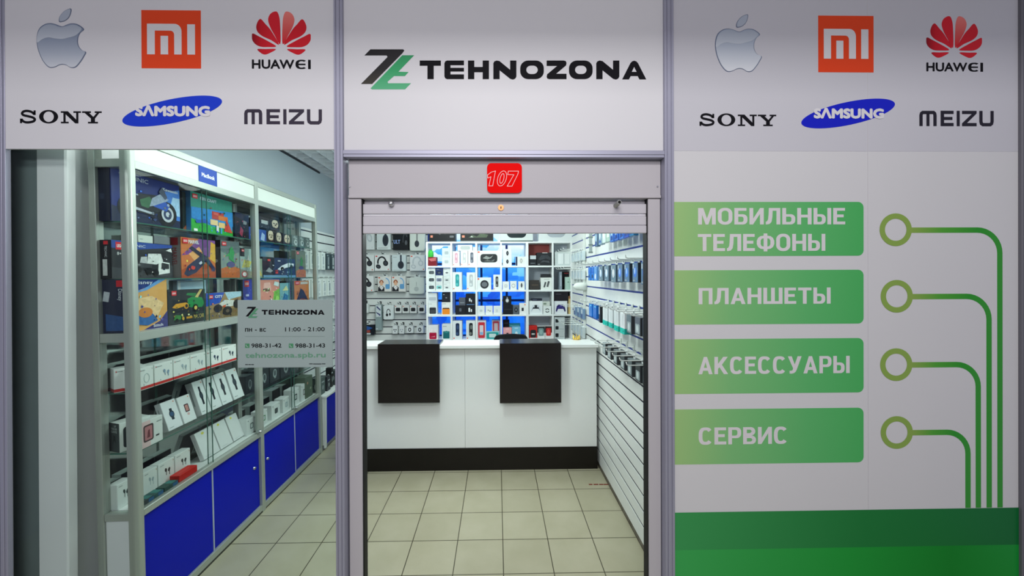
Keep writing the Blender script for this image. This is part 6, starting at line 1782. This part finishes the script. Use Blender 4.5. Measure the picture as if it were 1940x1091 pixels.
goods('perfume_box', 'olive grey carton at the far end of the lower case', 'box', .14, .12, .2, '#5a6a58', [('e', 'F', .3, .7, .1, .06, '#b88a70'), ('e', 'F', .7, .4, .1, .06, '#a8b09c'), ('e', 'L', .5, .5, .2, .1, '#8a9684')], CAB @ Matrix.Translation((XC - .11, Y2 - .14, ZD + .0003)) @ LZ)

# deck of the lower case
eb = lambda c: [('e', 'F', .46, .6, .07, .09, c, 15), ('r', 'F', .47, .36, .51, .56, c), ('e', 'F', .66, .56, .07, .09, c, -15), ('r', 'F', .66, .32, .7, .52, c), ('r', 'F', .1, .86, .35, .9, '#b0b8b4'), ('r', 'F', .9, .86, .94, .92, '#b89a6c'), ('r', 'L', .3, .2, .36, .7, '#b8c2c0')]
EB2 = 'white earbud boxes on the deck'
for k, (u0, u1, c, lab) in enumerate(((213, 251, '#3a4446', 'white earbud box by the end glass, dark earbuds pictured'), (272, 299, '#a4b4b8', 'white earbud box with pale earbuds right of the near post'), (300.5, 331, '#3c3c3c', 'white earbud box with black earbuds, third along the deck'), (332.5, 361, '#4a4e4e', 'white earbud box with dark earbuds behind the red box'))):
    kw = dict(y0=YA + .038, y1=YA + .118) if k == 0 else {}
    cased('earphone_box', lab, 'K', -1.90 if k == 0 else -1.872, u0, u1, 0, .05, '#e2e8e4', eb(c), group=EB2, hh=.125, **kw)
cased('gift_box', 'bright red flat box lying on the deck', 'K', -1.80, 340, 374, 0, .055, '#c81c18', [('r', 'T', .2, .4, .8, .6, '#d83a30')], hh=.038)
for k, (u0, u1, c1, lab) in enumerate(((229, 262, '#24343c', 'flat dark teal phone box with a barcode by the end glass'), (284, 310, '#1f4c50', 'flat teal phone box right of the near post'), (312, 337.5, '#1c4440', 'flat dark green phone box beside the red box'))):
    X0 = -1.80
    kw = dict(y0=YA + .05, y1=YA + .13) if k == 0 else {}
    cased('phone_box', lab, 'K', X0, u0, u1, 0, .05, c1, [('r', 'T', .55, .1, .95, .9, '#2f7c78'), ('r', 'L', .15, .2, .85, .8, '#c8d0d0'), ('r', 'F', .6, .1, .98, .9, '#245c8c')], hh=.022, group='flat phone boxes on the deck', **kw)
for k, (u0, u1) in enumerate(((388, 418), (420, 442.5), (444.5, 464))):
    cased('tablet_box', 'white tablet box with a yellow sticker, %s of three leaning on the deck' % ORD[k], 'K', -1.845, u0, u1, 0, .03, '#dfe3e2', [('e', 'F', .42, .9, .09, .045, '#e0d860'), ('r', 'F', .12, .06, .6, .08, '#c4cac8'), ('r', 'L', .3, .2, .6, .8, '#ccd4d2')], hh=.175, tilt=R(20), group='white tablet boxes leaning on the deck')
for k, (u0, u1, c, lab) in enumerate(((468, 485, '#5a6468', 'white watch box with a grey square watch left of the middle post'), (494, 507, '#4c8a4c', 'white watch box with a green watch right of the middle post'), (515, 531, '#2c3438', 'white watch box with a dark round watch in the far case'), (536.5, 548.5, '#9ab0b4', 'white watch box with a pale watch in the far case'), (553.5, 567, '#2a3034', 'taller white watch box with a black square watch in the far case'), (571, 581, '#5c4c4c', 'taller white watch box with a brown watch in the far case'))):
    cased('watch_box', lab, 'K', -1.83, u0, u1, 0, .075, '#e2e8e6', [('rr', 'F', .36, .3, .72, .66, .08, c), ('rr', 'F', .42, .36, .66, .6, .06, '#c8d2d2' if k != 2 else '#4a5458'), ('e', 'F', .16, .86, .04, .04, '#4a5456'), ('e', 'F', .88, .86, .04, .04, '#8a9492'), ('r', 'L', .2, .16, .4, .28, '#9aa6a6')], hh=.118 if k < 4 else .15, group='white watch boxes on the deck')
